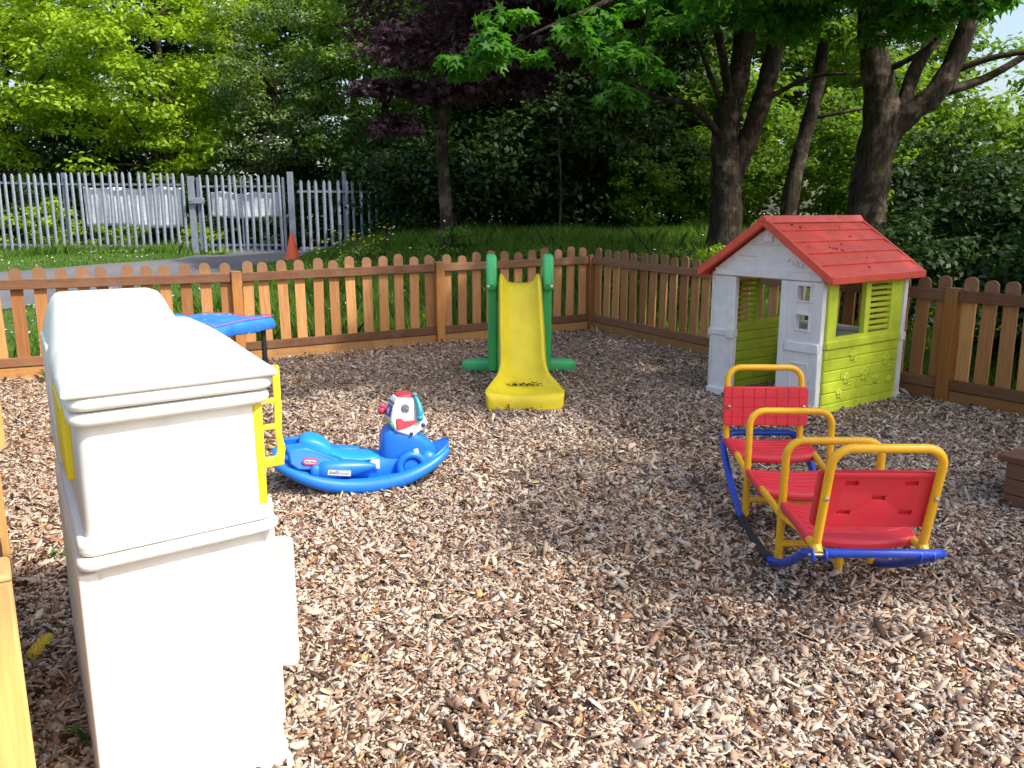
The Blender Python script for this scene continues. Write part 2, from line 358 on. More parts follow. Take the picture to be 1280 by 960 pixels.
# loose chips
def chips():
    pts = []; 
    def sample(n, y0, y1):
        y = rng.uniform(y0, y1, n); x = rng.uniform(-1, 1, n) * (.66 * y + 1.0)
        k = pen_dist(x, y) < -.03
        return np.stack([x[k], y[k]], -1)
    for n, y0, y1 in ((150000, 1.2, 3.0), (125000, 3.0, 4.6), (84000, 4.6, 6.5), (66000, 6.5, 9.7)): pts.append(sample(n, y0, y1))
    p = np.concatenate(pts); n = len(p); d = p[:, 1]
    ln = np.clip(rng.lognormal(math.log(.0165), .58, n), .005, .085) * (1 + .05 * np.clip(d - 3, 0, 6))
    wd = ln * np.where(rng.uniform(0, 1, n) < .4, rng.uniform(.10, .26, n), rng.uniform(.26, .66, n)); wd = np.clip(wd, .0025, .022)
    th = rng.uniform(.002, .006, n)
    yaw = rng.uniform(0, 2 * np.pi, n); pit = rng.normal(0, .36, n); rol = rng.normal(0, .48, n)
    c, s = np.cos(yaw), np.sin(yaw)
    X = np.stack([c * np.cos(pit), s * np.cos(pit), np.sin(pit)], -1)
    Y0 = np.stack([-s, c, np.zeros(n)], -1); Z0 = np.cross(X, Y0)
    Y = Y0 * np.cos(rol)[:, None] + Z0 * np.sin(rol)[:, None]; Z = np.cross(X, Y)
    zc = gz(p[:, 0], p[:, 1]) + .008 + np.abs(np.sin(pit)) * ln * .35 + rng.uniform(0, .014, n)
    ctr = np.stack([p[:, 0], p[:, 1], zc], -1)
    # outline: six-cornered sliver, jittered, top and bottom
    base = np.array([(-.5, -.12), (-.22, -.5), (.3, -.46), (.5, .1), (.2, .5), (-.3, .42)])
    near = d < 4.6
    def block(sel, tmpl, thick):
        k = len(tmpl); m = sel.sum()
        jit = rng.normal(0, .10, (m, k, 2)) + tmpl[None]
        u = jit[..., 0] * ln[sel, None]; w = jit[..., 1] * wd[sel, None]
        bend = (jit[..., 0] ** 2) * ln[sel, None] * rng.normal(0, .25, (m, 1))
        top = ctr[sel, None] + X[sel, None] * u[..., None] + Y[sel, None] * w[..., None] + Z[sel, None] * (bend[..., None] + th[sel, None, None] * .5)
        if not thick: return top.reshape(-1, 3), m, k
        bot = top - Z[sel, None] * th[sel, None, None]
        return np.concatenate([top, bot], 1).reshape(-1, 3), m, k
    pal = np.array([(.49, .39, .30), (.58, .48, .38), (.41, .305, .235), (.51, .38, .275), (.39, .345, .31), (.31, .20, .142), (.17, .10, .065), (.09, .055, .038), (.62, .52, .40), (.33, .16, .08), (.50, .31, .13)])
    pr = np.array([.17, .13, .15, .12, .10, .10, .08, .045, .05, .04, .015]); pr /= pr.sum()
    ci = rng.choice(len(pal), n, p=pr); cc = pal[ci] * rng.uniform(.75, 1.2, (n, 1))
    patch = np.sin(p[:, 0] * 1.7 + 1) * np.sin(p[:, 1] * 1.3 + .5) + .5 * np.sin(p[:, 0] * 4.1 + p[:, 1] * 3.3)
    cc *= 1.08 * (1 + .10 * patch)[:, None]
    # patches where the chips have rotted to fine dark brown mulch
    q = np.sin(p[:, 0] * 2.3 + 1.7 * np.sin(p[:, 1] * 1.1)) + np.sin(p[:, 1] * 2.9 + 1.3 * np.sin(p[:, 0] * 1.9 + 2)) + .5 * np.sin(p[:, 0] * 7.3 + p[:, 1] * 5.1) + .5 * np.sin(p[:, 0] * 5.7 - p[:, 1] * 8.3)
    rot_ = rng.uniform(0, 1, n) < .16 + .22 * ssn(.2, 1.9, q)
    mul = np.array([(.15, .078, .044), (.10, .055, .035), (.20, .105, .058), (.075, .045, .032)])[rng.integers(0, 4, n)]
    ln = np.where(rot_, ln * .7, ln); wd = np.where(rot_, wd * .8, wd)
    cc = np.where(rot_[:, None], mul * rng.uniform(.8, 1.3, (n, 1)), cc)
    V = []; S = []; I = []; C = []; off = 0
    v, m, k = block(near, base, True)
    bi = (np.arange(m) * 2 * k)[:, None]
    V.append(v); C.append(np.repeat(cc[near], 2 * k, 0))
    tp = bi + np.arange(k)[None]
    S.append(np.full(m, k)); I.append(tp.ravel())
    j = np.arange(k); q = np.stack([j, j + k, (j + 1) % k + k, (j + 1) % k], -1)
    qq = (bi[:, :, None] + q[None]).reshape(-1); S.append(np.full(m * k, 4)); I.append(qq)
    off = len(v)
    quad = np.array([(-.5, -.3), (.35, -.5), (.5, .3), (-.3, .5)])
    v, m, k = block(~near, quad, True)
    bi = (np.arange(m) * 2 * k)[:, None] + off
    V.append(v); C.append(np.repeat(cc[~near], 2 * k, 0)); S.append(np.full(m, k)); I.append((bi + np.arange(k)[None]).ravel())
    j = np.arange(k); q = np.stack([j, j + k, (j + 1) % k + k, (j + 1) % k], -1)
    S.append(np.full(m * k, 4)); I.append((bi[:, :, None] + q[None]).reshape(-1))
    me = np_mesh('wood_chips', np.concatenate(V), np.concatenate(S), np.concatenate(I), M['chip'])
    C = np.concatenate(C); at = me.attributes.new('chip', 'FLOAT_COLOR', 'POINT')
    at.data.foreach_set('color', np.concatenate([C, np.ones((len(C), 1))], 1).astype(np.float32).ravel())
    o = link('wood_chips', me); tag(o, kind='stuff', label='loose pale and brown wood chips covering the play area', cat='wood chips')
chips()

# asphalt path from the gate towards the left
def path_strip():
    def res(pl, n):
        P = np.array(pl); t = np.concatenate([[0], np.cumsum(np.hypot(*np.diff(P, axis=0).T))]); q = np.linspace(0, t[-1], n)
        return np.stack([np.interp(q, t, P[:, 0]), np.interp(q, t, P[:, 1])], -1)
    a, c = res([(-14, 12.2), (-10, 14.2), (-8.2, 15.0), (-7.2, 15.9), (-6.75, 17.0), (-6.7, 18.4), (-6.7, 24)], 60), res([(-14, 8.5), (-9.5, 9.3), (-6.7, 10.6), (-5.8, 11.5), (-5.2, 12.4), (-4.85, 14.3), (-4.45, 16.5), (-4.4, 24)], 60)
    K = 10; vs = []
    for i in range(60):
        for k in range(K + 1):
            q = a[i] * (1 - k / K) + c[i] * k / K; vs.append((q[0], q[1], tz(q[0], q[1]) + .012))
    b = MB(); b.v = vs
    for i in range(59):
        for k in range(K): p = i * (K + 1) + k; b.f.append((p, p + 1, p + K + 2, p + K + 1))
    o = b.build('path', M['asphalt']); tag(o, kind='structure')
    if o.data.polygons[0].normal.z < 0: o.data.flip_normals()
    return a, c
PA, PC = path_strip()
PATH_POLY = np.concatenate([PA, PC[::-1]])
def in_poly(x, y, poly):
    ins = np.zeros(x.shape, bool); n = len(poly)
    for i in range(n):
        ax, ay = poly[i]; bx, by = poly[(i + 1) % n]
        ins ^= ((ay > y) != (by > y)) & (x < (bx - ax) * (y - ay) / (by - ay + 1e-12) + ax)
    return ins

# ------------------------------------------------------------------ blades and leaves (numpy)
def leaf_mesh(name, ctr, nrm, size, tmpl, mat, tint, droop=.0):
    """one polygon per leaf; tmpl k x 3 in leaf space (x along, y across, z up)"""
    n = len(ctr); k = len(tmpl)
    nrm = nrm / np.linalg.norm(nrm, axis=1, keepdims=True)
    h = rng.normal(0, 1, (n, 3)); h[:, 2] -= droop
    X = h - nrm * (h * nrm).sum(1, keepdims=True); X /= np.linalg.norm(X, axis=1, keepdims=True) + 1e-9
    Y = np.cross(nrm, X)
    t = tmpl[None] * size[:, None, None]
    V = ctr[:, None] + X[:, None] * t[..., 0:1] + Y[:, None] * t[..., 1:2] + nrm[:, None] * t[..., 2:3]
    me = np_mesh(name, V.reshape(-1, 3), np.full(n, k), np.arange(n * k), mat)
    at = me.attributes.new('tint', 'FLOAT', 'POINT'); at.data.foreach_set('value', np.repeat(np.clip(tint, 0, 1), k).astype(np.float32))
    return me
T_LEAF = np.array([(0, 0, 0), (.4, .28, -.03), (1, 0, -.14), (.45, -.28, -.03)])
T_MAPLE = np.array([(0, 0, 0), (.02, .40, -.06), (.30, .20, 0), (.58, .50, -.10), (.58, .15, -.02), (1.05, 0, -.2), (.58, -.15, -.02), (.58, -.50, -.10), (.30, -.20, 0), (.02, -.40, -.06)])
def clump_leaves(centers, radii, per, flat=.6):
    """leaves on and inside flattened clumps: positions + normals"""
    cs = np.repeat(np.asarray(centers, float), per, 0); rs = np.repeat(np.asarray(radii, float), per)
    d = rng.normal(0, 1, cs.shape); d /= np.linalg.norm(d, axis=1, keepdims=True)
    d[:, 2] = np.where(d[:, 2] < -.2, d[:, 2] * .5, d[:, 2])
    r = rng.uniform(.25, 1, len(cs)) ** .55
    pos = cs + d * (rs * r)[:, None] * np.array([1, 1, flat])
    nr = d * .55 + np.array([0, 0, .75]) + rng.normal(0, .42, cs.shape)
    return pos, nr
def tree(name, label, cat, x, y, h, crown_c, crown_r, nclump, per, leaf, mat, bk='bark', tr=.18, trunk_path=None, clr=(.5, .9), group=None, tmpl=T_LEAF, limbs=14, blossom=0, rotz=0, base=None, extra=None, hollow=.35, flat=.6):
    """crown_c relative to the base; returns the thing"""
    z0 = tz(x, y) - .08 if base is None else base
    t = thing(name, label, cat, (x, y, z0), rotz, group)
    cc = np.asarray(crown_c, float); cr = np.asarray(crown_r, float)
    d = rng.normal(0, 1, (nclump, 3)); d /= np.linalg.norm(d, axis=1, keepdims=True)
    r = rng.uniform(hollow, 1, nclump) ** .6
    wob = 1 + .16 * np.sin(d[:, 0] * 5 + x) * np.sin(d[:, 2] * 6 + y) + .1 * rng.normal(0, 1, nclump)
    cen = cc + d * (r * wob)[:, None] * cr
    if extra is not None: cen = np.concatenate([cen, np.asarray(extra, float) - np.array([x, y, z0])])
    rad = rng.uniform(clr[0], clr[1], len(cen))
    b = MB()
    tp = trunk_path or [(0, 0, 0), (.05, .03, h * .25), (-.03, .05, h * .5), (.04, 0, h * .8)]
    P = [Vector(p) for p in tp]
    rr = [tr * (1.25 if i == 0 else 1 - .75 * i / (len(P) - 1)) for i in range(len(P))]
    b.tube(smooth_path(P, 4), interp(rr, len(smooth_path(P, 4))), 12)
    b.build('trunk', M[bk], t)
    lb = MB()
    order = rng.permutation(len(cen))[:limbs]
    for i in order:
        e = Vector(cen[i]); k = min(range(1, len(P)), key=lambda j: (P[j] - e).length + (2 if P[j].z > e.z else 0))
        s = P[k]; mid = (s + e) / 2 + Vector((random.uniform(-.3, .3), random.uniform(-.3, .3), random.uniform(-.1, .45)))
        pp = smooth_path([s, mid, e], 5); lb.tube(pp, interp([tr * .32, tr * .2, tr * .06], len(pp)), 6)
    if limbs: lb.build('limb', M[bk], t)
    pos, nr = clump_leaves(cen, rad, per, flat)
    tint = rng.normal(.5, .22, len(pos)) + np.repeat(rng.normal(0, .14, len(cen)), per)
    me = leaf_mesh('crown', pos, nr, rng.uniform(.7, 1.25, len(pos)) * leaf, tmpl, M[mat], tint)
    link('crown', me, t)
    if blossom:
        cb = cen[rng.permutation(len(cen))[:blossom]] + np.array([0, 0, .15]); pb, nb = clump_leaves(cb, np.full(len(cb), .45), 60, .6)
        link('blossom', leaf_mesh('blossom', pb, nb, rng.uniform(.05, .1, len(pb)), T_LEAF, M['blossom'], rng.uniform(0, 1, len(pb))), t)
    return t
def smooth_path(P, n):
    P = [Vector(p) for p in P]; out = []
    for i in range(len(P) - 1):
        p0, p1, p2, p3 = P[max(i - 1, 0)], P[i], P[i + 1], P[min(i + 2, len(P) - 1)]
        for k in range(n):
            u = k / n
            out.append(.5 * ((2 * p1) + (p2 - p0) * u + (2 * p0 - 5 * p1 + 4 * p2 - p3) * u * u + (3 * p1 - p0 - 3 * p2 + p3) * u ** 3))
    out.append(P[-1]); return out
def interp(a, n):
    return list(np.interp(np.linspace(0, len(a) - 1, n), np.arange(len(a)), a))
def copy_tree(src, x, y, rotz, sc, label, group=None):
    r = src.copy(); COL.objects.link(r); r.location = (x, y, tz(x, y) - .08); r.rotation_euler.z = rotz; r.scale = (sc, sc, sc)
    r['label'] = label
    if group: r['group'] = group
    for ch in list(src.children):
        c = ch.copy(); COL.objects.link(c); c.parent = r
    return r
# ------------------------------------------------------------------ picket fences
def picket_mesh(h=.84, w=.096, t=.019):
    b = MB(); n = 8
    out = [(-w / 2, 0), (w / 2, 0)] + [(w / 2 * math.cos(R(a)), h - w * .42 + w * .42 * math.sin(R(a))) for a in np.linspace(0, 180, n)]
    b.prism(out, -t / 2, t / 2, lambda u, v, q: (u, q, v))
    me = b.mesh('picket', 30); me.materials.append(M['picket']); return me
PICKET = picket_mesh()
def picket_fence(name, label, pts, posts, spacing, side, pm_='post'):
    """pts: run of post positions; side +1: outward is to the left of the run"""
    t = thing(name, label, 'fence', (pts[0].x, pts[0].y, 0), 0, 'picket fences round the play area')
    o0 = Vector((pts[0].x, pts[0].y, 0))
    for i, q in enumerate(pts):
        if not posts[i]: continue
        d = (pts[min(i + 1, len(pts) - 1)] - pts[max(i - 1, 0)]).normalized()
        if i == 0 or i == len(pts) - 1: pass
        pb = MB(); pb.box((0, 0, .41), (.09, .09, .92)); pb.box((0, 0, .872), (.096, .096, .012), taper=(.9, .9))
        pb.build('post', M[pm_], t, .006, loc=Vector((q.x, q.y, gzf(q.x, q.y) - .02)) - o0, rotz=math.atan2(d.y, d.x))
    for i in range(len(pts) - 1):
        A, B = pts[i], pts[i + 1]; d = (B - A); L = d.length; d.normalize(); a = math.atan2(d.y, d.x)
        nrm = Vector((-d.y, d.x)) * side
        za, zb = gzf(A.x, A.y), gzf(B.x, B.y); sl = math.atan2(zb - za, L)
        rot = Matrix.Rotation(a, 3, 'Z') @ Matrix.Rotation(-sl, 3, 'Y')
        mid = (A + B) / 2; zm = (za + zb) / 2
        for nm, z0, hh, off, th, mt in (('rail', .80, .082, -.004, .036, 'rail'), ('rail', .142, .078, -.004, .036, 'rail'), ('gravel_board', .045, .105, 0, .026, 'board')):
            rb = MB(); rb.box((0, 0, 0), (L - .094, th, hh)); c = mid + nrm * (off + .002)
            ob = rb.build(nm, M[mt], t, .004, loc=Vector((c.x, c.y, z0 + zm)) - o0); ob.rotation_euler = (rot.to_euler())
        n = max(2, int(round((L - .12) / spacing)))
        for k in range(n):
            s = .045 + .055 + (L - .20) * (k + .0) / (n - 1) + rng.normal(0, .004)
            q = A + d * s + nrm * .027
            ob = link('picket', PICKET, t, Vector((q.x, q.y, gzf(q.x, q.y) + .098 + rng.normal(0, .009))) - o0, a)
            ob.rotation_euler = (rng.normal(0, .008), rng.normal(0, .013), a)
V2 = Vector
mid_r = P_C.lerp(R_END, .335)
picket_fence('picket_fence', 'stained picket fence behind the slide and trampoline, with grass and path beyond', [P_BL, V2((-2.586, 7.83)), V2((-.762, 8.75)), P_C], [1, 1, 1, 1], .158, 1)
picket_fence('picket_fence', 'shaded picket fence running past the playhouse on the right of the play area', [P_C, V2((2.10, 7.82)), V2((3.235, 6.10)), R_END, V2((5.55, 2.5))], [0, 1, 1, 1, 1], .150, 1)
picket_fence('picket_fence', 'picket fence along the left photo edge, mostly its posts showing beside the kitchen', [L_C, L_B, L_A, P_BL], [1, 1, 1, 0], .158, 1, 'post_pale')

# ------------------------------------------------------------------ palisade fence, gate, banners, cone
def palisade(name, label, pts, post_at, hgt=1.72, gate=False, cat='fence', base=None, group=None):
    A = V2(pts[0]); t = thing(name, label, cat, (A.x, A.y, 0), 0, group); o0 = Vector((A.x, A.y, 0))
    pale = MB(); w, dp = .068, .018
    out = [(-w / 2, 0), (-w / 6, -dp), (w / 6, -dp), (w / 2, 0), (w / 2, .004), (-w / 2, .004)]
    rings = []
    for z, k in ((0, 1), (hgt - .05, 1), (hgt, .35)): rings.append([(u * k, v, z) for u, v in out])
    pale.rings(rings); pme = pale.mesh('pale', 30); pme.materials.append(M['galv'])
    for i in range(len(pts) - 1):
        P, Q = V2(pts[i]), V2(pts[i + 1]); d = Q - P; L = d.length; d.normalize(); a = math.atan2(d.y, d.x)
        n = int(L / .155)
        for k in range(n):
            q = P + d * ((k + .5) * L / n)
            z = (tz(q.x, q.y) if base is None else base) + .06
            ob = link('pale', pme, t, Vector((q.x, q.y, z)) - o0, a); ob.rotation_euler = (rng.normal(0, .006), rng.normal(0, .01), a)
        za = (tz(P.x, P.y) if base is None else base); zb = (tz(Q.x, Q.y) if base is None else base)
        rot = (Matrix.Rotation(a, 3, 'Z') @ Matrix.Rotation(-math.atan2(zb - za, L), 3, 'Y')).to_euler()
        nv = V2((-d.y, d.x)) * .03
        for z in (.16, hgt - .24):
            rb = MB(); rb.box((0, 0, 0), (L - .01, .04, .045)); ob = rb.build('rail', M['galv_d'], t, 0, loc=Vector(((P.x + Q.x) / 2 + nv.x, (P.y + Q.y) / 2 + nv.y, (za + zb) / 2 + z + .06)) - o0); ob.rotation_euler = rot
        if gate:
            for q, w_ in ((P, .05), (Q, .05), ((P + Q) / 2 + nv, .03)):
                sb = MB(); sb.box((0, 0, hgt * .5), (w_, .04, hgt - .1)); sb.build('stile', M['galv_d'], t, .003, loc=Vector((q.x + nv.x * .1, q.y + nv.y * .1, za + .06)) - o0, rotz=a)
    for q in post_at:
        z = tz(q[0], q[1]); w_ = q[2]
        pb = MB(); pb.box((0, 0, q[3] / 2 - .1), (w_, w_ * .9, q[3] + .2)); pb.build('post', M['galv' if w_ > .1 else 'galv_d'], t, .004, loc=Vector((q[0], q[1] + (.07 if w_ < .1 else 0), z)) - o0)
    return t
PY = 18.6
palisade('palisade_fence', 'grey steel palisade fence at far left with a white banner on it', [(-15.6, 18.2), (-12.6, 18.35), (-9.75, 18.5), (-7.09, PY)], [(-12.6, 18.35, .08, 1.75), (-9.72, 18.5, .08, 1.78), (-6.98, PY, .125, 1.72)])
palisade('palisade_gate', 'grey steel palisade gate with white sheet behind its top, between two thick posts', [(-6.84, PY), (-4.98, PY)], [], 1.66, True, 'gate', base=tz(-5.9, PY))
palisade('palisade_fence', 'grey steel palisade fence right of the gate, running back into the dark trees', [(-4.68, PY), (-3.75, 18.85), (-2.5, 19.4)], [(-4.82, PY, .115, 1.72), (-3.72, 18.9, .08, 1.62)], 1.62, base=.40)
lt = thing('gate_lock', 'steel lock box on the post beside the palisade gate', 'lock', (-6.86, PY - .09, tz(-6.9, PY) + 1.2))
b = MB(); b.box((0, 0, 0), (.34, .05, .13)); b.build('lock_case', M['galv'], lt, .01)
b = MB(); b.tube([(-.14, -.025, 0), (-.14, -.07, 0), (-.04, -.07, -.01)], .012, 8); b.build('handle', M['galv_d'], lt)
def banner(name, label, x0, x1, y0, y1, z0, z1, seed):
    t = MB(); nx_, nz_ = 40, 10; vs = []
    for i in range(nx_ + 1):
        for k in range(nz_ + 1):
            u, v = i / nx_, k / nz_
            y = y0 + (y1 - y0) * u + .012 * math.sin(u * 23 + seed) + .010 * math.sin(v * 5 + u * 9)
            zt = z1 - .03 * math.sin(u * math.pi) - .02 * math.sin(u * 14 + seed)
            zb = z0 + .025 * math.sin(u * 6 + seed)
            vs.append((x0 + (x1 - x0) * u - x0, y - y0, zb + (zt - zb) * v - z0))
    t.v = vs
    for i in range(nx_):
        for k in range(nz_): p = i * (nz_ + 1) + k; t.f.append((p, p + nz_ + 1, p + nz_ + 2, p + 1))
    o = t.build(name, M['banner'], smooth=60, loc=Vector((x0, y0, z0))); s = o.modifiers.new('thick', 'SOLIDIFY'); s.thickness = .004
    tag(o, label, 'banner', 'white sheets tied behind the palisade')
zb = tz(-8, 18.6)
banner('banner', 'large white banner tied to the palisade fence left of the gate', -9.35, -7.25, 18.62, 18.70, zb + .62, zb + 1.48, 0)
banner('banner', 'white sheet hanging behind the upper half of the palisade gate', -6.62, -5.08, 18.72, 18.72, zb + .82, zb + 1.38, 2)
ct = thing('traffic_cone', 'faded orange traffic cone on the path right of the palisade gate', 'cone', (-4.28, 16.4, tz(-4.28, 16.4) + .012))
b = MB(); b.lathe([(.15, .03), (.135, .05), (.03, .52), (.022, .53), (.015, .52)], n=20); b.build('cone_body', M['cone'], ct)
b = MB(); b.prism(rc(-.18, .18, -.18, .18, .04), 0, .032, lambda u, v, w: (u, v, w)); b.build('base', M['cone'], ct, .006)

# ------------------------------------------------------------------ slide
def slide():
    t = thing('slide', 'yellow toddler slide with green ladder frame, against the back fence', 'slide', (.095, 5.80, 0), R(1.2))
    # centre line (y, z of bed, half width of bed, wall height)
    prof = [(.03, .118, .240, .012), (.10, .122, .245, .018), (.20, .128, .222, .036), (.34, .150, .165, .065), (.50, .215, .142, .075), (.75, .385, .142, .075), (1.0, .56, .142, .075), (1.18, .69, .142, .075), (1.30, .77, .142, .078), (1.38, .80, .142, .078), (1.46, .80, .142, .078)]
    pts = []
    for i in range(len(prof) - 1):
        for k in range(4):
            u = k / 4; a, c = prof[i], prof[i + 1]
            p0, p3 = prof[max(i - 1, 0)], prof[min(i + 2, len(prof) - 1)]
            pts.append([.5 * ((2 * a[j]) + (c[j] - p0[j]) * u + (2 * p0[j] - 5 * a[j] + 4 * c[j] - p3[j]) * u * u + (3 * a[j] - p0[j] - 3 * c[j] + p3[j]) * u ** 3) for j in range(4)])
    pts.append(list(prof[-1]))
    rings = []
    for (y, z, w, h) in pts:
        low = -.005 if y < .26 else None
        rim = .036
        zb = 0.0 if y < .22 else z - .035 * 1
        if .22 <= y < .34: zb = (z - .035) * sst(.22, .34, y)
        out = w + rim
        sec = [(-out, zb), (-out - .006, z + h * .5), (-out + .008, z + h), (-w - .008, z + h), (-w + .012, z + h * .55), (-w + .035, z + .012), (-w + .075, z), (0, z - .004), (w - .075, z), (w - .035, z + .012), (w - .012, z + h * .55), (w + .008, z + h), (out - .008, z + h), (out + .006, z + h * .5), (out, zb)]
        rings.append([(u, y, v) for u, v in sec])
    # rounded nose
    f = rings[0]; nose = []
    for s, k, dy in ((.84, .45, -.045), (.90, .66, -.042), (.95, .84, -.034), (.985, .96, -.018)):
        nose.append([(p[0] * s, .03 + dy, p[2] * k if p[2] > .03 else 0) for p in f])
    b = MB(); b.rings(nose + rings); b.build('chute', M['yellow'], t, smooth=50)
    for s in (-1, 1):
        b = MB()
        out = [(1.40, .03), (1.58, .03), (1.56, .55), (1.53, .80), (1.50, .97), (1.47, 1.02), (1.40, 1.035), (1.37, 1.0), (1.385, .80), (1.39, .5)]
        b.prism(out, -.040, .040, lambda u, v, w: (s * .236 + w, u - .02, v)); b.build('side_frame', M['green'], t, .012, 3)
        b = MB(); out = [(1.30, .80), (1.34, .74), (1.42, .75), (1.47, .82), (1.49, .95), (1.47, 1.03), (1.41, 1.05), (1.35, 1.03), (1.31, .95)]
        b.prism(out, -.043, .043, lambda u, v, w: (s * .243 + w, u - .035, v)); b.build('handrail', M['green_l'], t, .022, 4)
        b = MB(); b.lathe([(.0, -.008), (.013, -.006), (.013, .004), (.006, .008)], (s * .268, 1.275, .785), 12, Matrix.Rotation(R(90), 3, 'X')); b.build('bolt', M['dash'], t)
        b = MB(); b.tube(smooth_path([(s * .225, 1.56, .62), (s * .235, 1.75, .30), (s * .245, 1.88, .03)], 4), .032, 10); b.build('rear_leg', M['green'], t)
        b = MB(); b.box((s * .190, 1.385, .33), (.012, .06, .62)); b.build('stile', M['green'], t, .004)
    for k in range(3):
        b = MB(); z = .20 + .2 * k; y = 1.83 - .115 * (k + .35)
        b.box((0, y, z), (.44, .09, .035)); b.build('step', M['green'], t, .012)
    b = MB(); b.box((0, 1.52, .775), (.40, .16, .03)); b.build('platform', M['green'], t, .008)
    b = MB(); rings = []
    for x in np.concatenate([[-.515, -.51, -.49, -.46], np.linspace(-.40, .40, 6), [.46, .49, .51, .515]]):
        k = math.sqrt(max(.02, 1 - max(0, (abs(x) - .42) / .097) ** 2)); hz = .105 * (.5 + .5 * k)
        rings.append([(x, 1.58 + .085 * k * u, max(0, .5 + .5 * v) * hz) for u, v in rc(-1, 1, -1, 1, .5, 3)])
    b.rings(rings); b.build('base_bar', M['green_l'], t, smooth=50)
    lb = MB()
    for k in range(110):
        x = random.gauss(0, .075); y = abs(random.gauss(0, .05)) + .235
        if abs(x) > .17: continue
        a = random.uniform(0, 3); l = random.uniform(.004, .016)
        rot = Matrix.Rotation(a, 3, 'Z') @ Matrix.Rotation(R(9), 3, 'X')
        zz = float(np.interp(y, [.10, .20, .34, .50], [.125, .13, .15, .215]))
        lb.box((x, y, zz + .004), (l, l * .45, .003), rot)
    o = lb.build('leaf_litter', M['bark_d'], smooth=0, loc=Vector((.095, 5.80, 0)), rotz=R(1.2)); tag(o, 'scraps of dark leaf litter lying at the foot of the yellow slide', 'leaf litter', kind='stuff')
slide()

